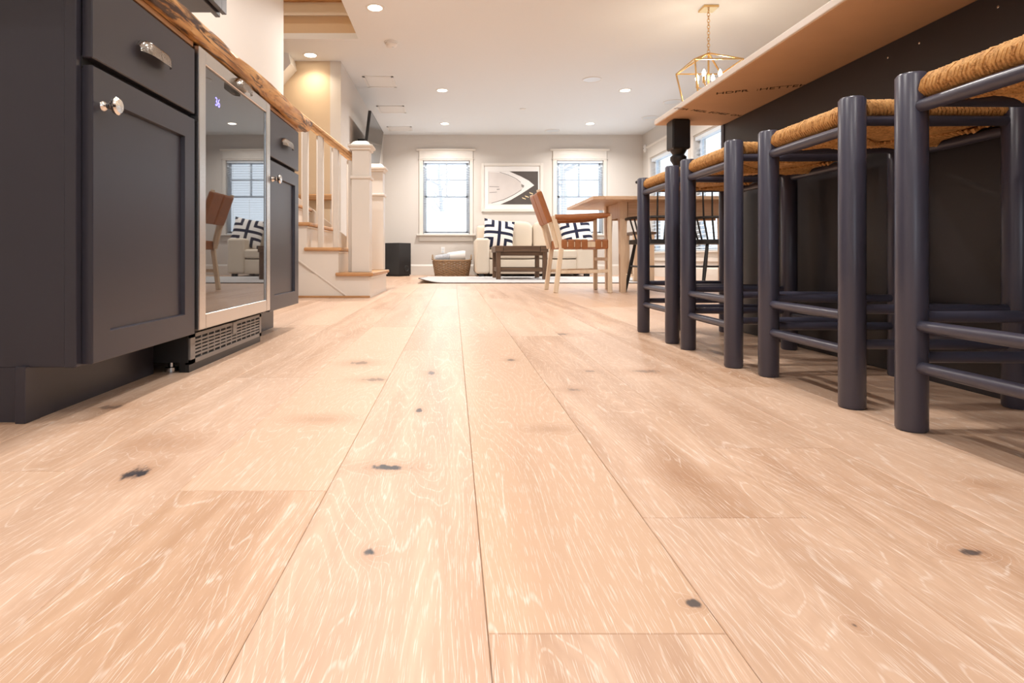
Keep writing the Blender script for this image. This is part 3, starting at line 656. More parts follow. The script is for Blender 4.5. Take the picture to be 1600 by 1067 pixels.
# ------------------------------------------------------------------ rush stools
def rush_mesh(A, B):        # A half spacing along y, B half spacing along x
    bm = nb(); random.seed(3)
    Ae, Be = A + 0.006, B + 0.006
    def strands(side):
        half, other = (A, Be) if side in ('+x', '-x') else (B, Ae)
        zc, rr = (0.625, 0.0185) if side in ('+x', '-x') else (0.632, 0.0150)
        n = 36
        for i in range(n):
            s = -1 + 2 * (i + 0.5) / n; tt = s * (half - 0.027)
            inn = other * min(0.98, abs(s)) * 0.93
            pts = []; sl = 0.009
            ctl = [(inn, zc + rr * 0.62, -sl)] + ([((inn + other) / 2, zc + rr * 0.9, -sl)] if abs(s) < 0.8 else [])
            for a in (100, 55, 15, -25, -65, -100): ctl.append((other - rr + rr * math.cos(math.radians(a)), zc + rr * math.sin(math.radians(a)), sl * -math.sin(math.radians(a))))
            if abs(s) < 0.85: ctl.append((other * 0.82 * (1 - abs(s)) + inn * abs(s), zc - rr - 0.010 - 0.012 * (1 - abs(s)), sl))
            ctl.append((inn, zc - rr * 0.9 - 0.022 * (1 - abs(s) * 0.8), sl))
            j = random.uniform(-0.0008, 0.0008); rad = 0.0043 + random.uniform(-0.0004, 0.0006)
            for (o_, z_, q) in ctl:
                u = tt + q + j
                pts.append({'+x': (o_, u, z_ + j), '-x': (-o_, u, z_ + j), '+y': (u, o_, z_ + j), '-y': (u, -o_, z_ + j)}[side])
            tube(bm, pts, rad, 5, True)
    for s_ in ('+x', '-x', '+y', '-y'): strands(s_)
    b2 = nb(); bx(b2, -Be + 0.008, Be - 0.008, -Ae + 0.008, Ae - 0.008, 0.611, 0.636, 0.011, 3); join(bm, b2)
    b2 = nb()          # stuffed belly
    g_ = 12; grid = {}
    for i in range(g_ + 1):
        for j in range(g_ + 1):
            u, v = -1 + 2 * i / g_, -1 + 2 * j / g_
            grid[i, j] = b2.verts.new((u * (Be - 0.02), v * (Ae - 0.02), 0.611 - 0.018 * (1 - u ** 4) * (1 - v ** 4)))
    for i in range(g_):
        for j in range(g_): b2.faces.new((grid[i, j], grid[i + 1, j], grid[i + 1, j + 1], grid[i, j + 1]))
    join(bm, b2); return bm
A_, B_ = 0.1625, 0.1735; LR = 0.0252
def make_stool(loc, label):
    t_ = thing('rush_stool', label, 'stool', loc, 'slate counter stools along the island')
    for sx in (-1, 1):
        for sy in (-1, 1):
            part('leg', lathe(nb(), [(0.001, 0), (LR - 0.003, 0), (LR, 0.004), (LR, 0.646), (LR - 0.004, 0.651), (0.001, 0.6525)], (sx * B_, sy * A_, 0), 28), 'stool', t_, True, True)
    for sx in (-1, 1):
        for z, r_, nm in ((0.588, 0.0125, 'seat_rail'), (0.192, 0.0115, 'stretcher'), (0.118, 0.0115, 'stretcher')):
            part(nm, tube(nb(), [(sx * B_, -A_, z), (sx * B_, -A_ + 0.03, z), (sx * B_, 0, z), (sx * B_, A_ - 0.03, z), (sx * B_, A_, z)], [r_ * 0.8, r_ * 0.92, r_, r_ * 0.92, r_ * 0.8], 16), 'stool', t_, True, True)
    for sy in (-1, 1):
        for z, r_, nm in ((0.603, 0.0115, 'seat_rail'), (0.207, 0.0112, 'stretcher'), (0.133, 0.0112, 'stretcher')):
            part(nm, tube(nb(), [(-B_, sy * A_, z), (-B_ + 0.03, sy * A_, z), (0, sy * A_, z), (B_ - 0.03, sy * A_, z), (B_, sy * A_, z)], [r_ * 0.8, r_ * 0.92, r_, r_ * 0.92, r_ * 0.8], 16), 'stool', t_, True, True)
    s_ = part('rush_seat', rush_mesh(A_, B_), 'rush', t_, True, True); s_['kind'] = 'stuff'; s_['label'] = 'woven straw rush seat'
    return t_
SP = [((0.839 + B_, 0.905, 0), 'slate stool with rush seat nearest the viewer, cut by the picture edge'), ((0.838 + B_, 1.388, 0), 'slate stool with rush seat, second nearest the viewer'),
      ((0.805 + B_, 1.838, 0), 'slate stool with rush seat, third from the viewer, one short of the turned post'), ((0.804 + B_, 2.306, 0), 'slate stool with rush seat farthest from the viewer, beside the turned post')]
st0 = make_stool(*SP[0])
for loc, lab in SP[1:]: dup(st0, loc, lab)

# ------------------------------------------------------------------ staircase
t_ = thing('staircase', 'white staircase with oak treads and box newel posts climbing left', 'staircase', (-1.5, 5.1, 0))
YN, YS = 4.565, 5.66; RX0, RUN, RISE = -0.657, 0.247, 0.197
nst = 13
zig = [(RX0, 0.0)]
for i in range(nst):
    xr = RX0 - i * RUN; zt_ = (i + 1) * RISE
    part('riser', bx(nb(), xr - 0.02, xr, YN + 0.012, YS, i * RISE, zt_ - 0.028), 'trim', t_)
    tr = bx(nb(), xr - RUN - 0.02, xr + 0.028, YN - 0.026 if i else YN - 0.03, YS if i else YS + 0.03, zt_ - 0.028, zt_, 0.009, 3)
    part('tread', tr, 'oak', t_)
    part('cove_moulding', bx(nb(), xr - 0.002, xr + 0.014, YN - 0.012, YS, zt_ - 0.044, zt_ - 0.029, 0.005, 2), 'trim', t_)
    zig += [(xr, zt_ - 0.028), (xr - RUN, zt_ - 0.028)]
xe = RX0 - nst * RUN
poly = zig + [(xe, (nst - 1.6) * RISE)] + [(RX0 - 0.17, 0.0)]
part('skirt_board', prism(nb(), poly, 'Y', YN, YN + 0.014), 'trim', t_)
part('side_panel', prism(nb(), [(RX0 - 0.15, 0.0), (xe, (nst - 1.6) * RISE), (xe, 0)], 'Y', YN + 0.014, YN + 0.03), 'wall_kitchen', t_)
part('skirt_bead', bar(nb(), (RX0 - 0.165, YN + 0.004, 0.0), (xe, YN + 0.004, (nst - 1.6) * RISE + 0.004), 0.012), 'trim', t_)
bm = nb(); prism(bm, [(RX0 - 0.18, 0.0), (RX0 - 0.40, bh), (xe, bh), (xe, 0)], 'Y', YN + 0.004, YN + 0.014); part('side_baseboard', bm, 'trim', t_)
part('shoe_moulding', bx(nb(), xe, RX0 + 0.002, YN - 0.014, YN - 0.001, 0.0, 0.016, 0.004, 2), 'oak', t_)
part('inner_stringer', prism(nb(), [(RX0 - 0.3, 0.0), (RX0 - 0.3, 0.45), (xe, 0.45 + 0.8 * (RX0 - 0.3 - xe)), (xe, 0.0)], 'Y', YS, YS + 0.03), 'trim', t_)
def newel(x, y, z0, ztop, wd=0.145):
    h = wd / 2
    b_ = bx(nb(), x - h, x + h, y - h, y + h, z0, ztop - 0.30, 0.004); o = part('newel_post', b_, 'trim', t_)
    part('collar', bx(nb(), x - h - 0.012, x + h + 0.012, y - h - 0.012, y + h + 0.012, ztop - 0.312, ztop - 0.288, 0.006, 2), 'trim', o)
    part('neck', bx(nb(), x - h + 0.004, x + h - 0.004, y - h + 0.004, y + h - 0.004, ztop - 0.289, ztop - 0.085, 0.004), 'trim', o)
    c = nb(); q = [(h, -0.085), (h + 0.010, -0.078), (h + 0.010, -0.066), (h + 0.026, -0.056), (h + 0.026, -0.042), (h + 0.004, -0.036), (h - 0.012, -0.014), (h - 0.034, -0.003), (0.01, 0.0)]
    rings = [[c.verts.new((x + sx * a, y + sy * a, ztop + z)) for sx, sy in ((-1, -1), (1, -1), (1, 1), (-1, 1))] for a, z in q]
    for r0_, r1_ in zip(rings, rings[1:]):
        for k in range(4): c.faces.new((r0_[k], r0_[(k + 1) % 4], r1_[(k + 1) % 4], r1_[k]))
    c.faces.new(rings[0]); c.faces.new(rings[-1]); part('cap', c, 'trim', o)
NX = -0.745
newel(NX, 4.72, RISE, 1.255); newel(-0.735, 5.55, RISE, 1.205)
def rail_z(x): return 1.11 + 0.80 * (NX - 0.07 - x)
def handrail(y, x_end, dz):
    b_ = nb(); x_a, x_b = NX - 0.07, x_end
    prof_ = [(-0.032, -0.022), (0.032, -0.022), (0.032, 0.0), (0.026, 0.004), (0.034, 0.018), (0.028, 0.036), (0.0, 0.044), (-0.028, 0.036), (-0.034, 0.018), (-0.026, 0.004), (-0.032, 0.0)]
    prism_ = [[b_.verts.new((x, y + u, rail_z(x) + dz + v)) for u, v in prof_] for x in (x_a, x_b)]
    n = len(prof_); b_.faces.new(prism_[0]); b_.faces.new(prism_[1][::-1])
    for k in range(n): b_.faces.new((prism_[0][k], prism_[1][k], prism_[1][(k + 1) % n], prism_[0][(k + 1) % n]))
    part('handrail', b_, 'oak', t_)
handrail(4.72, -2.6, 0.0)
for k in range(14):
    x = -0.83 - 0.1235 * k
    zb = RISE * (1 + math.floor((RX0 + 0.02 - x) / RUN))
    part('baluster', bx(nb(), x - 0.021, x + 0.021, 4.70, 4.742, zb, rail_z(x) - 0.02, 0.003), 'trim', t_)
for k in range(9):
    x = -0.86 - 0.145 * k
    zb = max(RISE, 0.45 + 0.8 * (RX0 - 0.3 - x)) + (0.0 if k > 0 else 0.0)
    part('baluster', bx(nb(), x - 0.019, x + 0.019, 5.56, 5.598, RISE * (1 + math.floor((RX0 + 0.02 - x) / RUN)), rail_z(x) - 0.02, 0.003), 'trim', t_)
handrail(5.58, -2.4, 0.0)
# level rail on the tan wall
p = P(520, 308, YT - 0.07); t_ = thing('wall_rail', 'level oak rail on the tan wall behind the balusters', 'handrail', (-2.0, YT, p.z))
part('rail', bx(nb(), -3.4, XT - 0.02, YT - 0.085, YT - 0.04, p.z - 0.035, p.z + 0.035, 0.012, 3), 'oak', t_)
for x in (-1.5, -2.4, -3.2): part('bracket', tube(nb(), [(x, YT, p.z - 0.06), (x, YT - 0.05, p.z - 0.06), (x, YT - 0.06, p.z - 0.034)], 0.008, 8), 'nickel', t_, True)

# ------------------------------------------------------------------ television, subwoofer, wall bits
t_ = thing('television', 'large black flat television tilted forward on the side wall', 'television', (XT, 7.7, 1.4))
tv0, tv1 = P(580, 173, 7.15), P(599, 206, 8.40)
yA, yB = 7.15, 8.40; xt_, xb_ = tv0.x, tv0.x - 0.09; ztp, zbt = tv0.z, tv0.z - 0.72
prof_tv = [(xt_, ztp), (xt_ - 0.035, ztp + 0.004), (xb_ - 0.035, zbt + 0.004), (xb_, zbt)]
part('panel', prism(nb(), prof_tv, 'Y', yA, yB), 'blackplastic', t_)
e_ = 0.0012; ins = 0.012
u = Vector((xb_ - xt_, zbt - ztp)).normalized()
a2 = (xt_ + u.x * ins + e_, ztp + u.y * ins); b2_ = (xb_ - u.x * ins + e_, zbt - u.y * ins)
part('screen', prism(nb(), [a2, (a2[0] - 0.002, a2[1]), (b2_[0] - 0.002, b2_[1]), b2_], 'Y', yA + ins, yB - ins), 'screen', t_)
part('mount_arm', bx(nb(), XT, xb_ - 0.0, 7.62, 7.92, ztp - 0.45, ztp - 0.25, 0.005), 'blackplastic', t_)
p = P(621, 431, 9.95); t_ = thing('subwoofer', 'black subwoofer box on the floor by the back wall', 'subwoofer', (p.x - 0.02, 9.98, 0), rz=0.0)
c_, s_ = p.x + 0.02, 9.98; hh = P(0, 380, 9.9).z
corner = [P(623.5, 0, 9.62).x, 9.62]; lft = [P(598, 0, 9.78).x, 9.78]; rgt = [P(642, 0, 9.9).x, 9.88]
back = [lft[0] + rgt[0] - corner[0], lft[1] + rgt[1] - corner[1] + 0.03]
part('cabinet', prism(nb(), [lft, corner, rgt, back], 'Z', 0.025, hh), 'blackplastic', t_)
cen = [(corner[0] + back[0]) / 2, (corner[1] + back[1]) / 2]
part('plinth', prism(nb(), [[cen[0] + 0.92 * (q[0] - cen[0]), cen[1] + 0.92 * (q[1] - cen[1])] for q in (lft, corner, rgt, back)], 'Z', 0.0, 0.025), 'dark_in', t_)
dv = Vector((rgt[0] - corner[0], rgt[1] - corner[1], 0)); nrm = Vector((dv.y, -dv.x, 0)).normalized(); mid = Vector((corner[0], corner[1], 0)) + dv * 0.62 + Vector((0, 0, 0.13))
b_ = nb(); lathe(b_, [(0.042, 0.0), (0.056, 0.0), (0.056, 0.006), (0.048, 0.009), (0.042, 0.004)], (0, 0, 0), 24, 'Z', True); b_.transform(Matrix.Translation(mid) @ nrm.to_track_quat('Z', 'Y').to_matrix().to_4x4()); part('port_ring', b_, 'blackplastic', t_, True)
b_ = nb(); lathe(b_, [(0.001, 0.0), (0.043, 0.0), (0.043, 0.002), (0.001, 0.002)], (0, 0, 0), 24); b_.transform(Matrix.Translation(mid) @ nrm.to_track_quat('Z', 'Y').to_matrix().to_4x4()); part('port_hole', b_, 'dark_in', t_, True)
p = P(692, 391, YB); t_ = thing('wall_outlet', 'white wall outlet under the left window', 'outlet', (p.x, YB, p.z))
part('cover_plate', bx(nb(), p.x - 0.036, p.x + 0.036, YB - 0.006, YB, p.z - 0.058, p.z + 0.058, 0.003), 'white', t_)
for dz in (-0.024, 0.024): part('socket', bx(nb(), p.x - 0.017, p.x + 0.017, YB - 0.008, YB - 0.005, p.z + dz - 0.014, p.z + dz + 0.014, 0.003), 'vinyl', t_)
p = P(1003.5, 232, 10.25); t_ = thing('motion_sensor', 'white oval motion sensor high in the far right corner', 'sensor', (XR, 10.25, p.z))
b_ = nb(); lathe(b_, [(0.001, 0.0), (0.045, 0.0), (0.05, 0.012), (0.04, 0.03), (0.02, 0.04), (0.001, 0.042)], (0, 0, 0), 20); b_.transform(Matrix.Translation((XR - 0.0, 10.25, p.z)) @ Matrix.Rotation(-PI / 2, 4, 'Y') @ Matrix.Diagonal((1.5, 1.0, 1.0, 1.0))); part('housing', b_, 'white', t_, True)
part('lens_dot', lathe(nb(), [(0.001, XR - 0.046), (0.012, XR - 0.044), (0.014, XR - 0.036), (0.001, XR - 0.036)], (0, 10.25, p.z), 12, 'X'), 'grille', t_, True)

# ------------------------------------------------------------------ framed boat photograph
a, b = P(752, 255, YB), P(848, 331, YB)
t_ = thing('framed_picture', 'white framed photograph of a boat bow between the windows', 'picture', ((a.x + b.x) / 2, YB, b.z))
fw = 0.05; fr = nb()
for q in ((a.x, a.x + fw, b.z, a.z), (b.x - fw, b.x, b.z, a.z), (a.x + fw, b.x - fw, b.z, b.z + fw), (a.x + fw, b.x - fw, a.z - fw, a.z)): bx(fr, q[0], q[1], YB - 0.035, YB, q[2], q[3], 0.003)
part('frame', fr, 'trim', t_); part('mat_board', bx(nb(), a.x + fw, b.x - fw, YB - 0.016, YB - 0.001, b.z + fw, a.z - fw), 'mat', t_)
ia, ib = P(763, 268, YB), P(840.5, 319.5, YB)
pr = part('print', bx(nb(), ia.x, ib.x, YB - 0.018, YB - 0.016, ib.z, ia.z), 'print_dark', t_)
def U(px, py): q = P(740 + px * 120 / 1423, 250 + py * 90 / 1067, YB); return (q.x, q.z)
def flat(name, pts, mat, lv): part(name, prism(nb(), [U(*q) for q in pts], 'Y', YB - 0.0182 - 0.0004 * lv, YB - 0.018 - 0.0004 * (lv - 1)), mat, pr)
flat('hull', [(275, 215), (660, 215), (860, 300), (1020, 385), (1120, 470), (1010, 545), (860, 640), (690, 740), (490, 825), (275, 825)], 'print_rail', 1)
flat('deck', [(275, 225), (480, 235), (640, 290), (780, 360), (880, 430), (940, 490), (880, 560), (740, 650), (560, 740), (330, 805), (275, 812)], 'print_hull', 2)
for pts in ([(880, 552), (740, 640), (560, 728), (330, 795), (330, 806), (562, 742), (744, 652), (886, 562)], [(480, 232), (640, 285), (780, 352), (868, 420), (874, 412), (786, 343), (644, 275), (482, 224)],
            [(290, 490), (470, 495), (470, 505), (290, 500)], [(290, 600), (430, 590), (430, 600), (290, 610)], [(430, 540), (480, 535), (480, 550), (430, 556)], [(880, 450), (935, 470), (925, 515), (885, 500)]):
    flat('rope_line', pts, 'print_line', 3)
for (x_, y_) in ((1065, 618), (985, 680), (930, 713)): flat('glint', [(x_ - 38, y_ - 22), (x_ + 30, y_ + 2), (x_ + 38, y_ + 20), (x_ - 26, y_ + 2)], 'print_glint', 2)

# ------------------------------------------------------------------ rug, sofa, pillows, coffee table, basket
rx0, ry0 = FL(656, 441.5).x, 7.05
bm = nb(); nx, ny = 40, 30; gv = {}
def curl(u, v): return 0.055 * max(0, 1 - u / 0.10) ** 2 * max(0, 1 - v / 0.9)
W_, D_ = 3.1, 2.27
for lay in (0, 1):
    for i in range(nx + 1):
        for j in range(ny + 1):
            u, v = i / nx, j / ny; gv[lay, i, j] = bm.verts.new((rx0 + W_ * u, ry0 + D_ * v, 0.001 + curl(u, v) + lay * 0.009))
for i in range(nx):
    for j in range(ny):
        bm.faces.new((gv[1, i, j], gv[1, i + 1, j], gv[1, i + 1, j + 1], gv[1, i, j + 1])); bm.faces.new((gv[0, i, j], gv[0, i, j + 1], gv[0, i + 1, j + 1], gv[0, i + 1, j]))
edge = [(i, 0) for i in range(nx)] + [(nx, j) for j in range(ny)] + [(i, ny) for i in range(nx, 0, -1)] + [(0, j) for j in range(ny, 0, -1)]
for (e0, e1) in zip(edge, edge[1:] + edge[:1]): bm.faces.new((gv[0, e0[0], e0[1]], gv[0, e1[0], e1[1]], gv[1, e1[0], e1[1]], gv[1, e0[0], e0[1]]))
t_ = thing('area_rug', 'pale grey rug with curled corner under the coffee table', 'rug', (rx0 + W_ / 2, ry0 + D_ / 2, 0))
part('field', bm, 'rug', t_, True)
part('binding', tube(nb(), [(rx0 + W_ * i / nx, ry0 - 0.001, 0.0065 + curl(i / nx, 0)) for i in range(nx + 1)], 0.006, 6), 'rugedge', t_, True)
part('binding', tube(nb(), [(rx0 - 0.001, ry0 + D_ * j / ny, 0.0065 + curl(0, j / ny)) for j in range(ny + 1)], 0.006, 6), 'rugedge', t_, True)

def puff(bm, x0, x1, y0, y1, z0, z1, e=3.5, n=14):    # soft cushion block (superellipsoid)
    c = Vector(((x0 + x1) / 2, (y0 + y1) / 2, (z0 + z1) / 2)); h = Vector(((x1 - x0) / 2, (y1 - y0) / 2, (z1 - z0) / 2))
    b2 = nb(); bmesh.ops.create_cube(b2, size=2.0); bmesh.ops.subdivide_edges(b2, edges=b2.edges[:], cuts=n - 1, use_grid_fill=True)
    for v in b2.verts:
        d = v.co.copy(); k = (abs(d.x) ** e + abs(d.y) ** e + abs(d.z) ** e) ** (-1 / e); d *= k
        v.co = c + Vector((d.x * h.x, d.y * h.y, d.z * h.z))
    join(bm, b2); return bm
YS0 = 9.35; YS1 = 10.33
sx0, sx1 = P(743, 0, YS0).x, P(928, 0, YS0).x; za = P(0, 372, YS0).z; zback = P(0, 346, 9.95).z
t_ = thing('sofa', 'cream linen two-seat sofa under the boat picture', 'sofa', ((sx0 + sx1) / 2, (YS0 + YS1) / 2, 0))
aw = P(765, 0, YS0).x - sx0
for a, b in ((sx0, sx0 + aw), (sx1 - aw * 1.25, sx1)):
    part('arm', bx(nb(), a, b, YS0, YS1, 0.05, za, 0.045, 4), 'linen', t_, True)
part('base', bx(nb(), sx0 + aw, sx1 - aw, YS0 + 0.03, YS1, 0.05, 0.285, 0.012, 2), 'linen', t_, True)
part('back_frame', bx(nb(), sx0 + 0.05, sx1 - 0.05, YS1 - 0.2, YS1, 0.05, zback - 0.06, 0.05, 4), 'linen', t_, True)
xm = P(832.5, 0, 9.9).x
for a, b in ((sx0 + aw * 0.9, xm), (xm, sx1 - aw * 0.9)):
    part('seat_cushion', puff(nb(), a + 0.004, b - 0.004, YS0 + 0.0, YS1 - 0.2, 0.29, 0.45, 7), 'linen', t_, True)
    part('back_cushion', puff(nb(), a + 0.002, b - 0.002, 9.86, 10.14, 0.42, zback + 0.005, 5), 'linen', t_, True)
for x in (sx0 + 0.1, sx1 - 0.1):
    for y in (YS0 + 0.08, YS1 - 0.08): part('foot', bx(nb(), x - 0.04, x + 0.04, y - 0.04, y + 0.04, 0.0, 0.052, 0.003), 'black', t_)
def pillow(label, loc, rot):
    b2 = nb(); n = 20; h = 0.26; gv = {}
    for s in (-1, 1):
        for i in range(n + 1):
            for j in range(n + 1):
                u, v = -1 + 2 * i / n, -1 + 2 * j / n
                k = 1 - 0.07 * (1 - abs(u)) * 0 ; pin_u = u * (1 - 0.07 * (1 - v * v)); pin_v = v * (1 - 0.07 * (1 - u * u))
                th = 0.085 * ((1 - u ** 2) * (1 - v ** 2)) ** 0.45
                gv[s, i, j] = b2.verts.new((pin_u * h, pin_v * h, s * th))
    for s in (-1, 1):
        for i in range(n):
            for j in range(n): b2.faces.new([gv[s, *q] for q in ((i, j), (i + 1, j), (i + 1, j + 1), (i, j + 1))])
    bmesh.ops.remove_doubles(b2, verts=b2.verts, dist=0.0004)
    o = link('throw_pillow', b2, 'pillow', smooth=True); o.location = loc; o.rotation_euler = rot
    return tag(o, label, 'pillow', 'navy and white sofa pillows')
pc = P(779, 366, 9.72); pillow('navy and white cross pillow against the left sofa arm', pc, (1.25, 0.12, 0.06))
pc = P(900, 364, 9.68); pillow('navy and white cross pillow seen behind the leather armchair', pc, (1.2, -0.16, -0.1))

# coffee table
t_ = thing('coffee_table', 'rustic brown coffee table in front of the sofa', 'table', (0.95, 8.4, 0))
q0, q1 = 8.02, 8.85; zt_ = P(0, 384, 8.0).z; g0 = 0.0105
tx0, tx1 = P(774, 0, 8.0).x, P(857.5, 0, 8.0).x
th = 0.085
n_b = 4
for i in range(n_b):
    a = q0 + (q1 - q0) * i / n_b; b = q0 + (q1 - q0) * (i + 1) / n_b
    part('top_board', bx(nb(), tx0 + 0.11, tx1 - 0.11, a + 0.002, b - 0.002, zt_ - th, zt_, 0.004), 'rustic', t_)
for a, b in ((tx0, tx0 + 0.109), (tx1 - 0.109, tx1)): part('breadboard_end', bx(nb(), a, b, q0 - 0.003, q1 + 0.003, zt_ - th - 0.002, zt_ + 0.002, 0.004), 'rustic', t_)
lw = 0.062
for x in (tx0 + 0.015, tx1 - 0.015 - lw):
    for y in (q0 + 0.012, q1 - 0.012 - lw): part('leg', bx(nb(), x, x + lw, y, y + lw, g0, zt_ - th, 0.003), 'rusticz', t_)
for y in (q0 + 0.03, q1 - 0.03 - 0.03):
    part('rail', bx(nb(), tx0 + 0.05, tx1 - 0.05, y, y + 0.03, 0.115, 0.17, 0.003), 'rustic', t_)
    part('apron', bx(nb(), tx0 + 0.05, tx1 - 0.05, y, y + 0.03, zt_ - th - 0.05, zt_ - th, 0.003), 'rustic', t_)
for x in (tx0 + 0.03, tx1 - 0.06): part('rail', bx(nb(), x, x + 0.03, q0 + 0.05, q1 - 0.05, 0.115, 0.17, 0.003), 'rusticz', t_)

# wicker basket with rolled towels
bc = P(706, 431, 9.95); bw, bd, bhh = 0.28, 0.17, 0.25
t_ = thing('wicker_basket', 'oblong wicker basket of towels below the left window', 'basket', (bc.x, 9.95, 0))
def ell(a, w, d, e=3.2):
    c, s = math.cos(a), math.sin(a); k = (abs(c) ** e + abs(s) ** e) ** (-1 / e); return (c * k * w, s * k * d)
rows = 13; na = 88
for r_ in range(rows):
    z = 0.012 + bhh * r_ / rows; g_ = 1 + 0.16 * r_ / rows
    pts = []
    for k in range(na + 1):
        a = 2 * PI * k / na; o_ = 0.006 * math.sin(a * 22 + r_ * PI)
        x, y = ell(a, bw * g_ + o_, bd * g_ + o_); pts.append((bc.x + x, 9.95 + y, z + 0.004 * math.cos(a * 22 + r_ * PI)))
    o = part('weave_row', tube(nb(), pts, 0.0095, 6, False), 'wicker', t_, True)
for k in range(22):
    a = 2 * PI * (k + 0.25) / 22; x, y = ell(a, bw * 0.985, bd * 0.985); x2, y2 = ell(a, bw * 1.15, bd * 1.15)
    part('upright', tube(nb(), [(bc.x + x, 9.95 + y, 0.004), (bc.x + x2, 9.95 + y2, bhh + 0.01)], 0.006, 6), 'wicker', t_, True)
pts = [(bc.x + ell(2 * PI * k / na, bw * 1.17, bd * 1.17)[0], 9.95 + ell(2 * PI * k / na, bw * 1.17, bd * 1.17)[1], bhh + 0.012 + 0.05 * abs(math.cos(2 * PI * k / na)) ** 10) for k in range(na + 1)]
part('rim', tube(nb(), pts, 0.014, 8, False), 'wicker', t_, True)
part('bottom', bx(nb(), bc.x - bw + 0.03, bc.x + bw - 0.03, 9.95 - bd + 0.02, 9.95 + bd - 0.02, 0.003, 0.012), 'wicker', t_)
for s in (-1, 1):
    part('handle', tube(nb(), [(bc.x + s * (bw * 1.18), 9.95 + 0.07 * math.cos(PI * k / 10), bhh + 0.02 + 0.085 * math.sin(PI * k / 10)) for k in range(11)], 0.011, 8), 'wicker', t_, True)
def towel(name, label, px0, px1, py, r_, mat, dy):
    a, b = P(px0, py, 9.95 + dy), P(px1, py - 3, 9.95 + dy); bm = nb(); n = 36; pts = []
    ring0 = None
    for i in range(9):
        s = i / 8; c = a.lerp(b, s); k = 1 - 0.10 * (2 * s - 1) ** 6; ring = []
        for j in range(n):
            ang = 2 * PI * j / n; rr = r_ * k * (1 + 0.05 * math.sin(3 * ang + s * 2)) + (0.008 if j < 3 else 0)
            ring.append(bm.verts.new(c + Vector((0, math.cos(ang) * rr, math.sin(ang) * rr))))
        if ring0:
            for j in range(n): bm.faces.new((ring0[j], ring0[(j + 1) % n], ring[(j + 1) % n], ring[j]))
        else: bm.faces.new(ring)
        ring0 = ring
    bm.faces.new(ring0); tag(link(name, bm, mat, smooth=True), label, 'towel', 'towels in the basket')
towel('rolled_towel', 'rolled white towel on top of the wicker basket', 699, 727, 402, 0.085, 'towel', 0.0)
towel('rolled_towel', 'rolled grey flecked towel at the basket left side', 680, 703, 405, 0.07, 'greytowel', -0.05)
towel('rolled_towel', 'rolled white towel lying deeper in the basket', 684, 728, 420, 0.07, 'towel', 0.05)

# ------------------------------------------------------------------ dining table and chairs
t_ = thing('dining_table', 'long limed wood dining table right of the leather armchair', 'table', (2.0, 5.6, 0))
zu = 0.816; dx0, dx1, dy0, dy1 = 1.205, 2.95, 5.03, 6.2
nbd = 5
for i in range(nbd):
    a = dy0 + (dy1 - dy0) * i / nbd; b = dy0 + (dy1 - dy0) * (i + 1) / nbd
    part('top_board', bx(nb(), dx0 + 0.1, dx1 - 0.1, a + 0.0006, b - 0.0006, zu, zu + 0.03, 0.002), 'tabletop', t_)
for a, b in ((dx0, dx0 + 0.0994), (dx1 - 0.0994, dx1)): part('breadboard_end', bx(nb(), a, b, dy0, dy1, zu, zu + 0.03, 0.002), 'tabletop', t_)
lx = P(973.5, 0, 5.25).x
for x in (lx, dx1 - 0.3):
    for y in (5.23, 5.72):
        bm = nb(); h = 0.030
        vs = [[bm.verts.new((x + sx * k, y + 0.036 + sy * k, z)) for sx, sy in ((-1, -1), (1, -1), (1, 1), (-1, 1))] for k, z in ((h * 0.84, 0), (h, 0.55), (h * 1.1, zu - 0.14), (h * 1.1, zu))]
        for r0_, r1_ in zip(vs, vs[1:]):
            for k in range(4): bm.faces.new((r0_[k], r0_[(k + 1) % 4], r1_[(k + 1) % 4], r1_[k]))
        bm.faces.new(vs[0]); bm.faces.new(vs[-1]); part('leg', bm, 'tableleg', t_)
for y in (5.25, 5.79): part('apron', bx(nb(), lx + 0.042, dx1 - 0.345, y, y + 0.025, zu - 0.135, zu, 0.002), 'tabletop', t_)
for x in (lx - 0.012, dx1 - 0.312): part('apron', bx(nb(), x, x + 0.025, 5.308, 5.715, zu - 0.135, zu, 0.002), 'tableleg', t_)

# leather armchair
cx_, cy_ = 1.15, 5.43; t_ = thing('leather_armchair', 'bleached wood armchair with tan leather seat and back at the table end', 'chair', (cx_, cy_, 0))
xr, xf = -0.247, 0.235; hwid = 0.262
def side(s):
    y = s * hwid; bm = nb()
    bar(bm, (xf, y, 0), (xf - 0.005, y, 0.70), 0.036, 0.036); part('front_leg', bm, 'bleached', t_, False, True)
    bm = nb(); bar(bm, (xr, y, 0), (xr + 0.055, y, 0.42), 0.036, 0.04); bar(bm, (xr + 0.055, y, 0.40), (xr - 0.02, y, 0.685), 0.034, 0.038); part('rear_leg', bm, 'bleached', t_, False, True)
    bm = nb(); y2 = s * (hwid - 0.035); bar(bm, (xr + 0.02, y2, 0.40), (xr - 0.03, y2, 0.60), 0.03, 0.034); bar(bm, (xr - 0.03, y2, 0.59), (xr - 0.15, y2, 0.92), 0.028, 0.032); part('back_stile', bm, 'bleached', t_, False, True)
    part('arm_wrap', tube(nb(), [(xr - 0.005, y, 0.672), (xr + 0.10, y, 0.672), (0, y, 0.678), (xf - 0.10, y, 0.684), (xf + 0.0, y, 0.690)], [0.024, 0.026, 0.027, 0.026, 0.02], 12), 'leather', t_, True, True)
    part('side_stretcher', bar(nb(), (xr + 0.03, y, 0.185), (xf - 0.003, y, 0.195), 0.02, 0.03), 'bleached', t_, False, True)
    part('side_rail', bar(nb(), (xr + 0.05, y, 0.43), (xf, y, 0.43), 0.03, 0.05), 'bleached', t_, False, True)
for s in (-1, 1): side(s)
n_s = 7
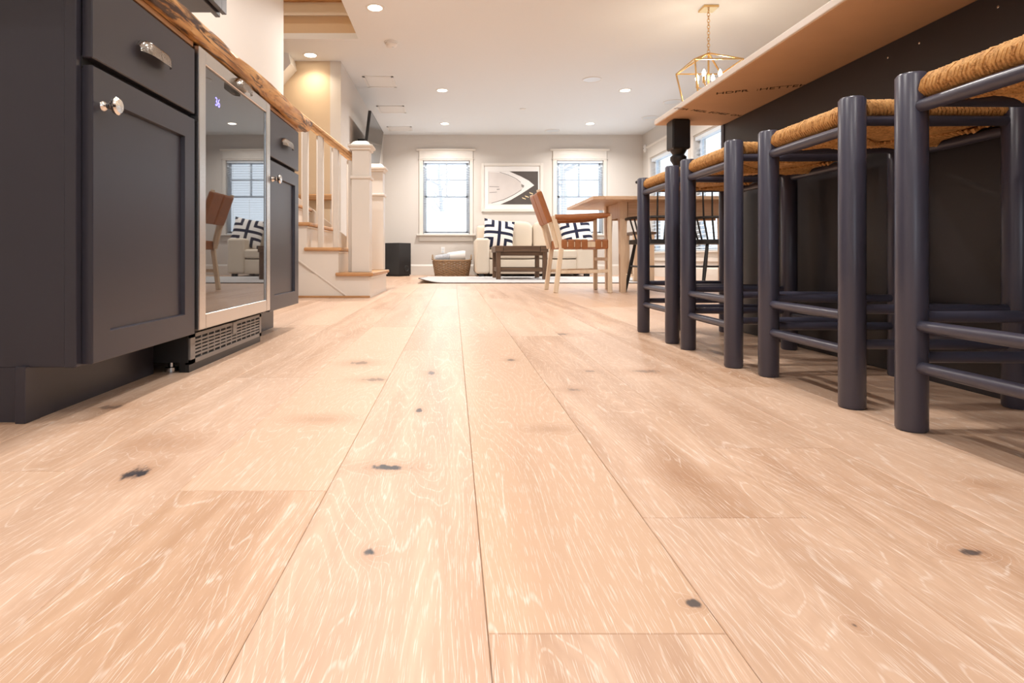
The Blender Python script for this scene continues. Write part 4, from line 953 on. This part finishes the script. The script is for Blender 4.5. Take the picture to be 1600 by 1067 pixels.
for i in range(n_s):
    a = xr + 0.045 + (xf - xr - 0.06) * i / n_s; b = xr + 0.045 + (xf - xr - 0.06) * (i + 1) / n_s
    if i == 4: continue
    part('seat_strap', bx(nb(), a + 0.001, b - 0.001, -hwid - 0.021, hwid + 0.021, 0.392 - 0.002, 0.476, 0.012, 2), 'leather', t_, False, True)
for (za_, zb_) in ((0.625, 0.905),):
    for i in range(2):
        y_a = -hwid + 0.014 + i * (2 * hwid - 0.028) / 2; y_b = y_a + (2 * hwid - 0.028) / 2 - 0.012
        obx_c = Vector((xr - 0.03 - 0.12 * ((za_ + zb_) / 2 - 0.59) / 0.33, (y_a + y_b) / 2, (za_ + zb_) / 2))
        bm = nb(); obx(bm, obx_c, 0, -math.atan(0.12 / 0.33), 0, (0.05, y_b - y_a, (zb_ - za_) * 1.06), 0.015, 2); part('back_panel', bm, 'leather', t_, False, True)
part('front_stretcher', bar(nb(), (xf - 0.003, -hwid, 0.30), (xf - 0.003, hwid, 0.30), 0.02, 0.03), 'bleached', t_, False, True)

# black spindle chairs
def spindle_chair(loc, label):
    t_ = thing('spindle_chair', label, 'chair', loc, 'black spindle-back dining chairs')
    seat = nb(); pts = []
    for k in range(36):
        a = 2 * PI * k / 36; e = 3.0; c, s = math.cos(a), math.sin(a); q = (abs(c) ** e + abs(s) ** e) ** (-1 / e); pts.append((c * q * 0.225, s * q * 0.21))
    prism(seat, pts, 'Z', 0.432, 0.47); part('seat', seat, 'black', t_, True, True)
    for sx in (-1, 1):
        for sy in (-1, 1):
            part('leg', tube(nb(), [(sx * 0.15, sy * 0.13, 0.44), (sx * 0.18, sy * 0.155, 0.25), (sx * 0.22, sy * 0.19, 0.0)], [0.013, 0.017, 0.012], 10), 'black', t_, True, True)
        part('stretcher', tube(nb(), [(sx * 0.183, -0.158, 0.235), (sx * 0.183, 0.158, 0.235)], 0.009, 8), 'black', t_, True, True)
    part('stretcher', tube(nb(), [(-0.183, -0.02, 0.235), (0.183, -0.02, 0.235)], 0.009, 8), 'black', t_, True, True)
    bow = [(0.25 * math.cos(a), -0.0 - 0.235 * math.sin(a), 0.66) for a in [PI * k / 16 for k in range(17)]]
    part('arm_bow', tube(nb(), [(0.255, 0.12, 0.655)] + bow + [(-0.255, 0.12, 0.655)], 0.012, 8), 'black', t_, True, True)
    n = 7
    for i in range(n):
        a = math.radians(40 + 100 * i / (n - 1)); c, s = math.cos(a), math.sin(a)
        part('spindle', tube(nb(), [(0.185 * c, -0.185 * s, 0.465), (0.25 * c, -0.235 * s, 0.66), (0.29 * c, -0.225 * s - 0.055, 0.955)], [0.008, 0.0085, 0.006], 8), 'black', t_, True, True)
    for a in (8, 24, 156, 172):
        c, s = math.cos(math.radians(a)), math.sin(math.radians(a))
        part('arm_spindle', tube(nb(), [(0.19 * c, -0.185 * s, 0.465), (0.25 * c, -0.235 * s, 0.66)], 0.0075, 8), 'black', t_, True, True)
    part('crest_rail', tube(nb(), [(0.27 * math.cos(math.radians(a)), -0.225 * math.sin(math.radians(a)) - 0.055, 0.96) for a in range(30, 151, 10)], [0.012] + [0.02] * 11 + [0.012], 10), 'black', t_, True, True)
    return t_
c0 = spindle_chair((1.80, 5.17, 0), 'black spindle chair at the table, nearer the leather armchair')
dup(c0, (2.345, 5.17, 0), 'black spindle chair at the table, farther right toward the island')

# side table with basket beyond the dining table
t_ = thing('side_table', 'small brown-topped side table seen under the dining table', 'table', (2.4, 7.5, 0))
sa, sb = P(987, 0, 7.4).x, P(1024, 0, 7.4).x; zs = P(0, 362, 7.4).z
part('top', bx(nb(), sa, sb, 7.36, 7.8, zs - 0.035, zs, 0.004), 'rustic', t_)
for x in (sa + 0.02, sb - 0.075):
    for y in (7.375, 7.73): part('leg', bx(nb(), x, x + 0.055, y, y + 0.055, 0.0105, zs - 0.035, 0.003), 'tableleg', t_)
part('shelf', bx(nb(), sa + 0.02, sb - 0.02, 7.40, 7.76, 0.08, 0.1, 0.002), 'tableleg', t_)
tb = thing('storage_basket', 'small woven basket on the side table shelf', 'basket', ((sa + sb) / 2, 7.57, 0.1))
for r_ in range(8):
    z = 0.11 + 0.024 * r_; pts = [((sa + sb) / 2 + ell(2 * PI * k / 48, 0.09 + 0.003 * math.sin(k * 1.57 + r_ * PI), 0.13)[0] * 1.0, 7.57 + ell(2 * PI * k / 48, 0.1, 0.13)[1], z) for k in range(49)]
    part('weave_row', tube(nb(), pts, 0.0125, 6, False), 'wicker', tb, True)

# ------------------------------------------------------------------ brass lantern pendant
pc = CE(1107, 12); px_, py_ = pc.x, pc.y
t_ = thing('lantern_pendant', 'open brass lantern pendant hanging over the dining table', 'pendant lamp', (px_, py_, H))
cn = nb(); bx(cn, px_ - 0.065, px_ + 0.065, py_ - 0.065, py_ + 0.065, H - 0.02, H, 0.003); part('canopy', cn, 'gold', t_)
zap = P(1108, 83, py_).z; zc_ = zap - 0.12; hs = 0.205
n_l = 14; z_top = H - 0.02; Lk = (z_top - zap) / n_l
for i in range(n_l):
    zc2 = z_top - (i + 0.5) * Lk; pts = []
    for k in range(17):
        a = 2 * PI * k / 16; u, v = 0.011 * math.cos(a), (Lk * 0.62) * math.sin(a)
        pts.append((px_ + (u if i % 2 else 0), py_ + (0 if i % 2 else u), zc2 + v))
    part('chain_link', tube(nb(), pts, 0.0028, 6, False), 'gold', t_, True)
cs = [(-1, -1), (1, -1), (1, 1), (-1, 1)]; zb_ = zc_ - 0.42; hb_ = 0.135; rod = 0.012
for k in range(4):
    a, b = cs[k], cs[(k + 1) % 4]
    part('top_bar', bar(nb(), (px_ + a[0] * hs, py_ + a[1] * hs, zc_), (px_ + b[0] * hs, py_ + b[1] * hs, zc_), rod), 'gold', t_)
    part('bottom_bar', bar(nb(), (px_ + a[0] * hb_, py_ + a[1] * hb_, zb_), (px_ + b[0] * hb_, py_ + b[1] * hb_, zb_), rod), 'gold', t_)
    part('corner_bar', bar(nb(), (px_ + a[0] * hs, py_ + a[1] * hs, zc_), (px_ + a[0] * hb_, py_ + a[1] * hb_, zb_), rod), 'gold', t_)
    part('hip_bar', bar(nb(), (px_ + a[0] * hs, py_ + a[1] * hs, zc_), (px_, py_, zap), rod), 'gold', t_)
part('stem', tube(nb(), [(px_, py_, zap), (px_, py_, zap - 0.30)], 0.008, 10), 'gold', t_, True)
za_ = zap - 0.28
for a, b in cs:
    dx, dy = a * 0.07, b * 0.07
    part('arm', tube(nb(), [(px_, py_, za_), (px_ + dx * 0.6, py_ + dy * 0.6, za_ - 0.02), (px_ + dx, py_ + dy, za_)], 0.005, 8), 'gold', t_, True)
    sl = part('candle_sleeve', tube(nb(), [(px_ + dx, py_ + dy, za_ - 0.005), (px_ + dx, py_ + dy, za_ + 0.055)], 0.011, 12), 'gold', t_, True)
    part('bulb', lathe(nb(), [(0.001, za_ + 0.055), (0.010, za_ + 0.056), (0.016, za_ + 0.075), (0.013, za_ + 0.095), (0.004, za_ + 0.115), (0.001, za_ + 0.118)], (px_ + dx, py_ + dy, 0), 14), 'bulb', sl, True)
L = bpy.data.lights.new('pendant_lamp', 'POINT'); L.energy = 9; L.color = (1.0, 0.80, 0.58); L.shadow_soft_size = 0.05
o = bpy.data.objects.new('pendant_lamp', L); COL.objects.link(o); o.parent = t_; o.location = (0, 0, za_ + 0.09 - H)

# ------------------------------------------------------------------ outside: snow, a neighbour's roof, bare trees
struct('ground', bx(nb(), -40, 40, YB + 0.2, 60, -0.9, -0.7), 'snow', 'snow covered yard beyond the windows')
t_ = thing('neighbour_house', 'snow-roofed neighbour house outside the left window', 'house', (-0.5, 22, -0.7))
part('siding', bx(nb(), -5, 4.2, 21, 27, -0.7, 0.2), 'siding', t_)
part('roof', prism(nb(), [(20.6, 0.1), (24, 2.0), (27.4, 0.1), (27.4, 0.25), (24, 2.2), (20.6, 0.25)], 'X', -5.4, 4.4), 'snow', t_)
for i in range(5): part('bare_shingles', bx(nb(), -1.1 + 0.35 * i, -0.1 + 0.35 * i, 21.5 + 0.02, 22.0, 0.72 - 0.17 * i, 0.86 - 0.17 * i), 'shingle', t_)
def tree(x, y, hgt, label, seed):
    random.seed(seed); t_ = thing('bare_tree', label, 'tree', (x, y, -0.7), 'bare trees in the yard')
    part('trunk', tube(nb(), [(x, y, -0.72), (x + 0.1, y, hgt * 0.4), (x - 0.05, y, hgt * 0.7), (x, y, hgt)], [0.13, 0.10, 0.06, 0.02], 8), 'bark', t_, True)
    for i in range(22):
        z = hgt * random.uniform(0.15, 0.9); a = random.uniform(0, 2 * PI); L_ = random.uniform(0.8, 1.9)
        p0 = Vector((x, y, z)); p1 = p0 + Vector((math.cos(a), math.sin(a), 0.5)) * L_ * 0.5; p2 = p0 + Vector((math.cos(a + 0.4), math.sin(a + 0.4), 0.9)) * L_
        part('branch', tube(nb(), [p0, p1, p2], [0.035, 0.022, 0.008], 5), 'bark', t_, True)
tree(2.2, 17.5, 5.5, 'bare tree outside the window right of the picture', 4)
tree(3.6, 19.5, 6.0, 'bare tree farther off outside the right window', 9)
tree(-0.7, 29.0, 6.5, 'bare tree behind the neighbour house', 12)
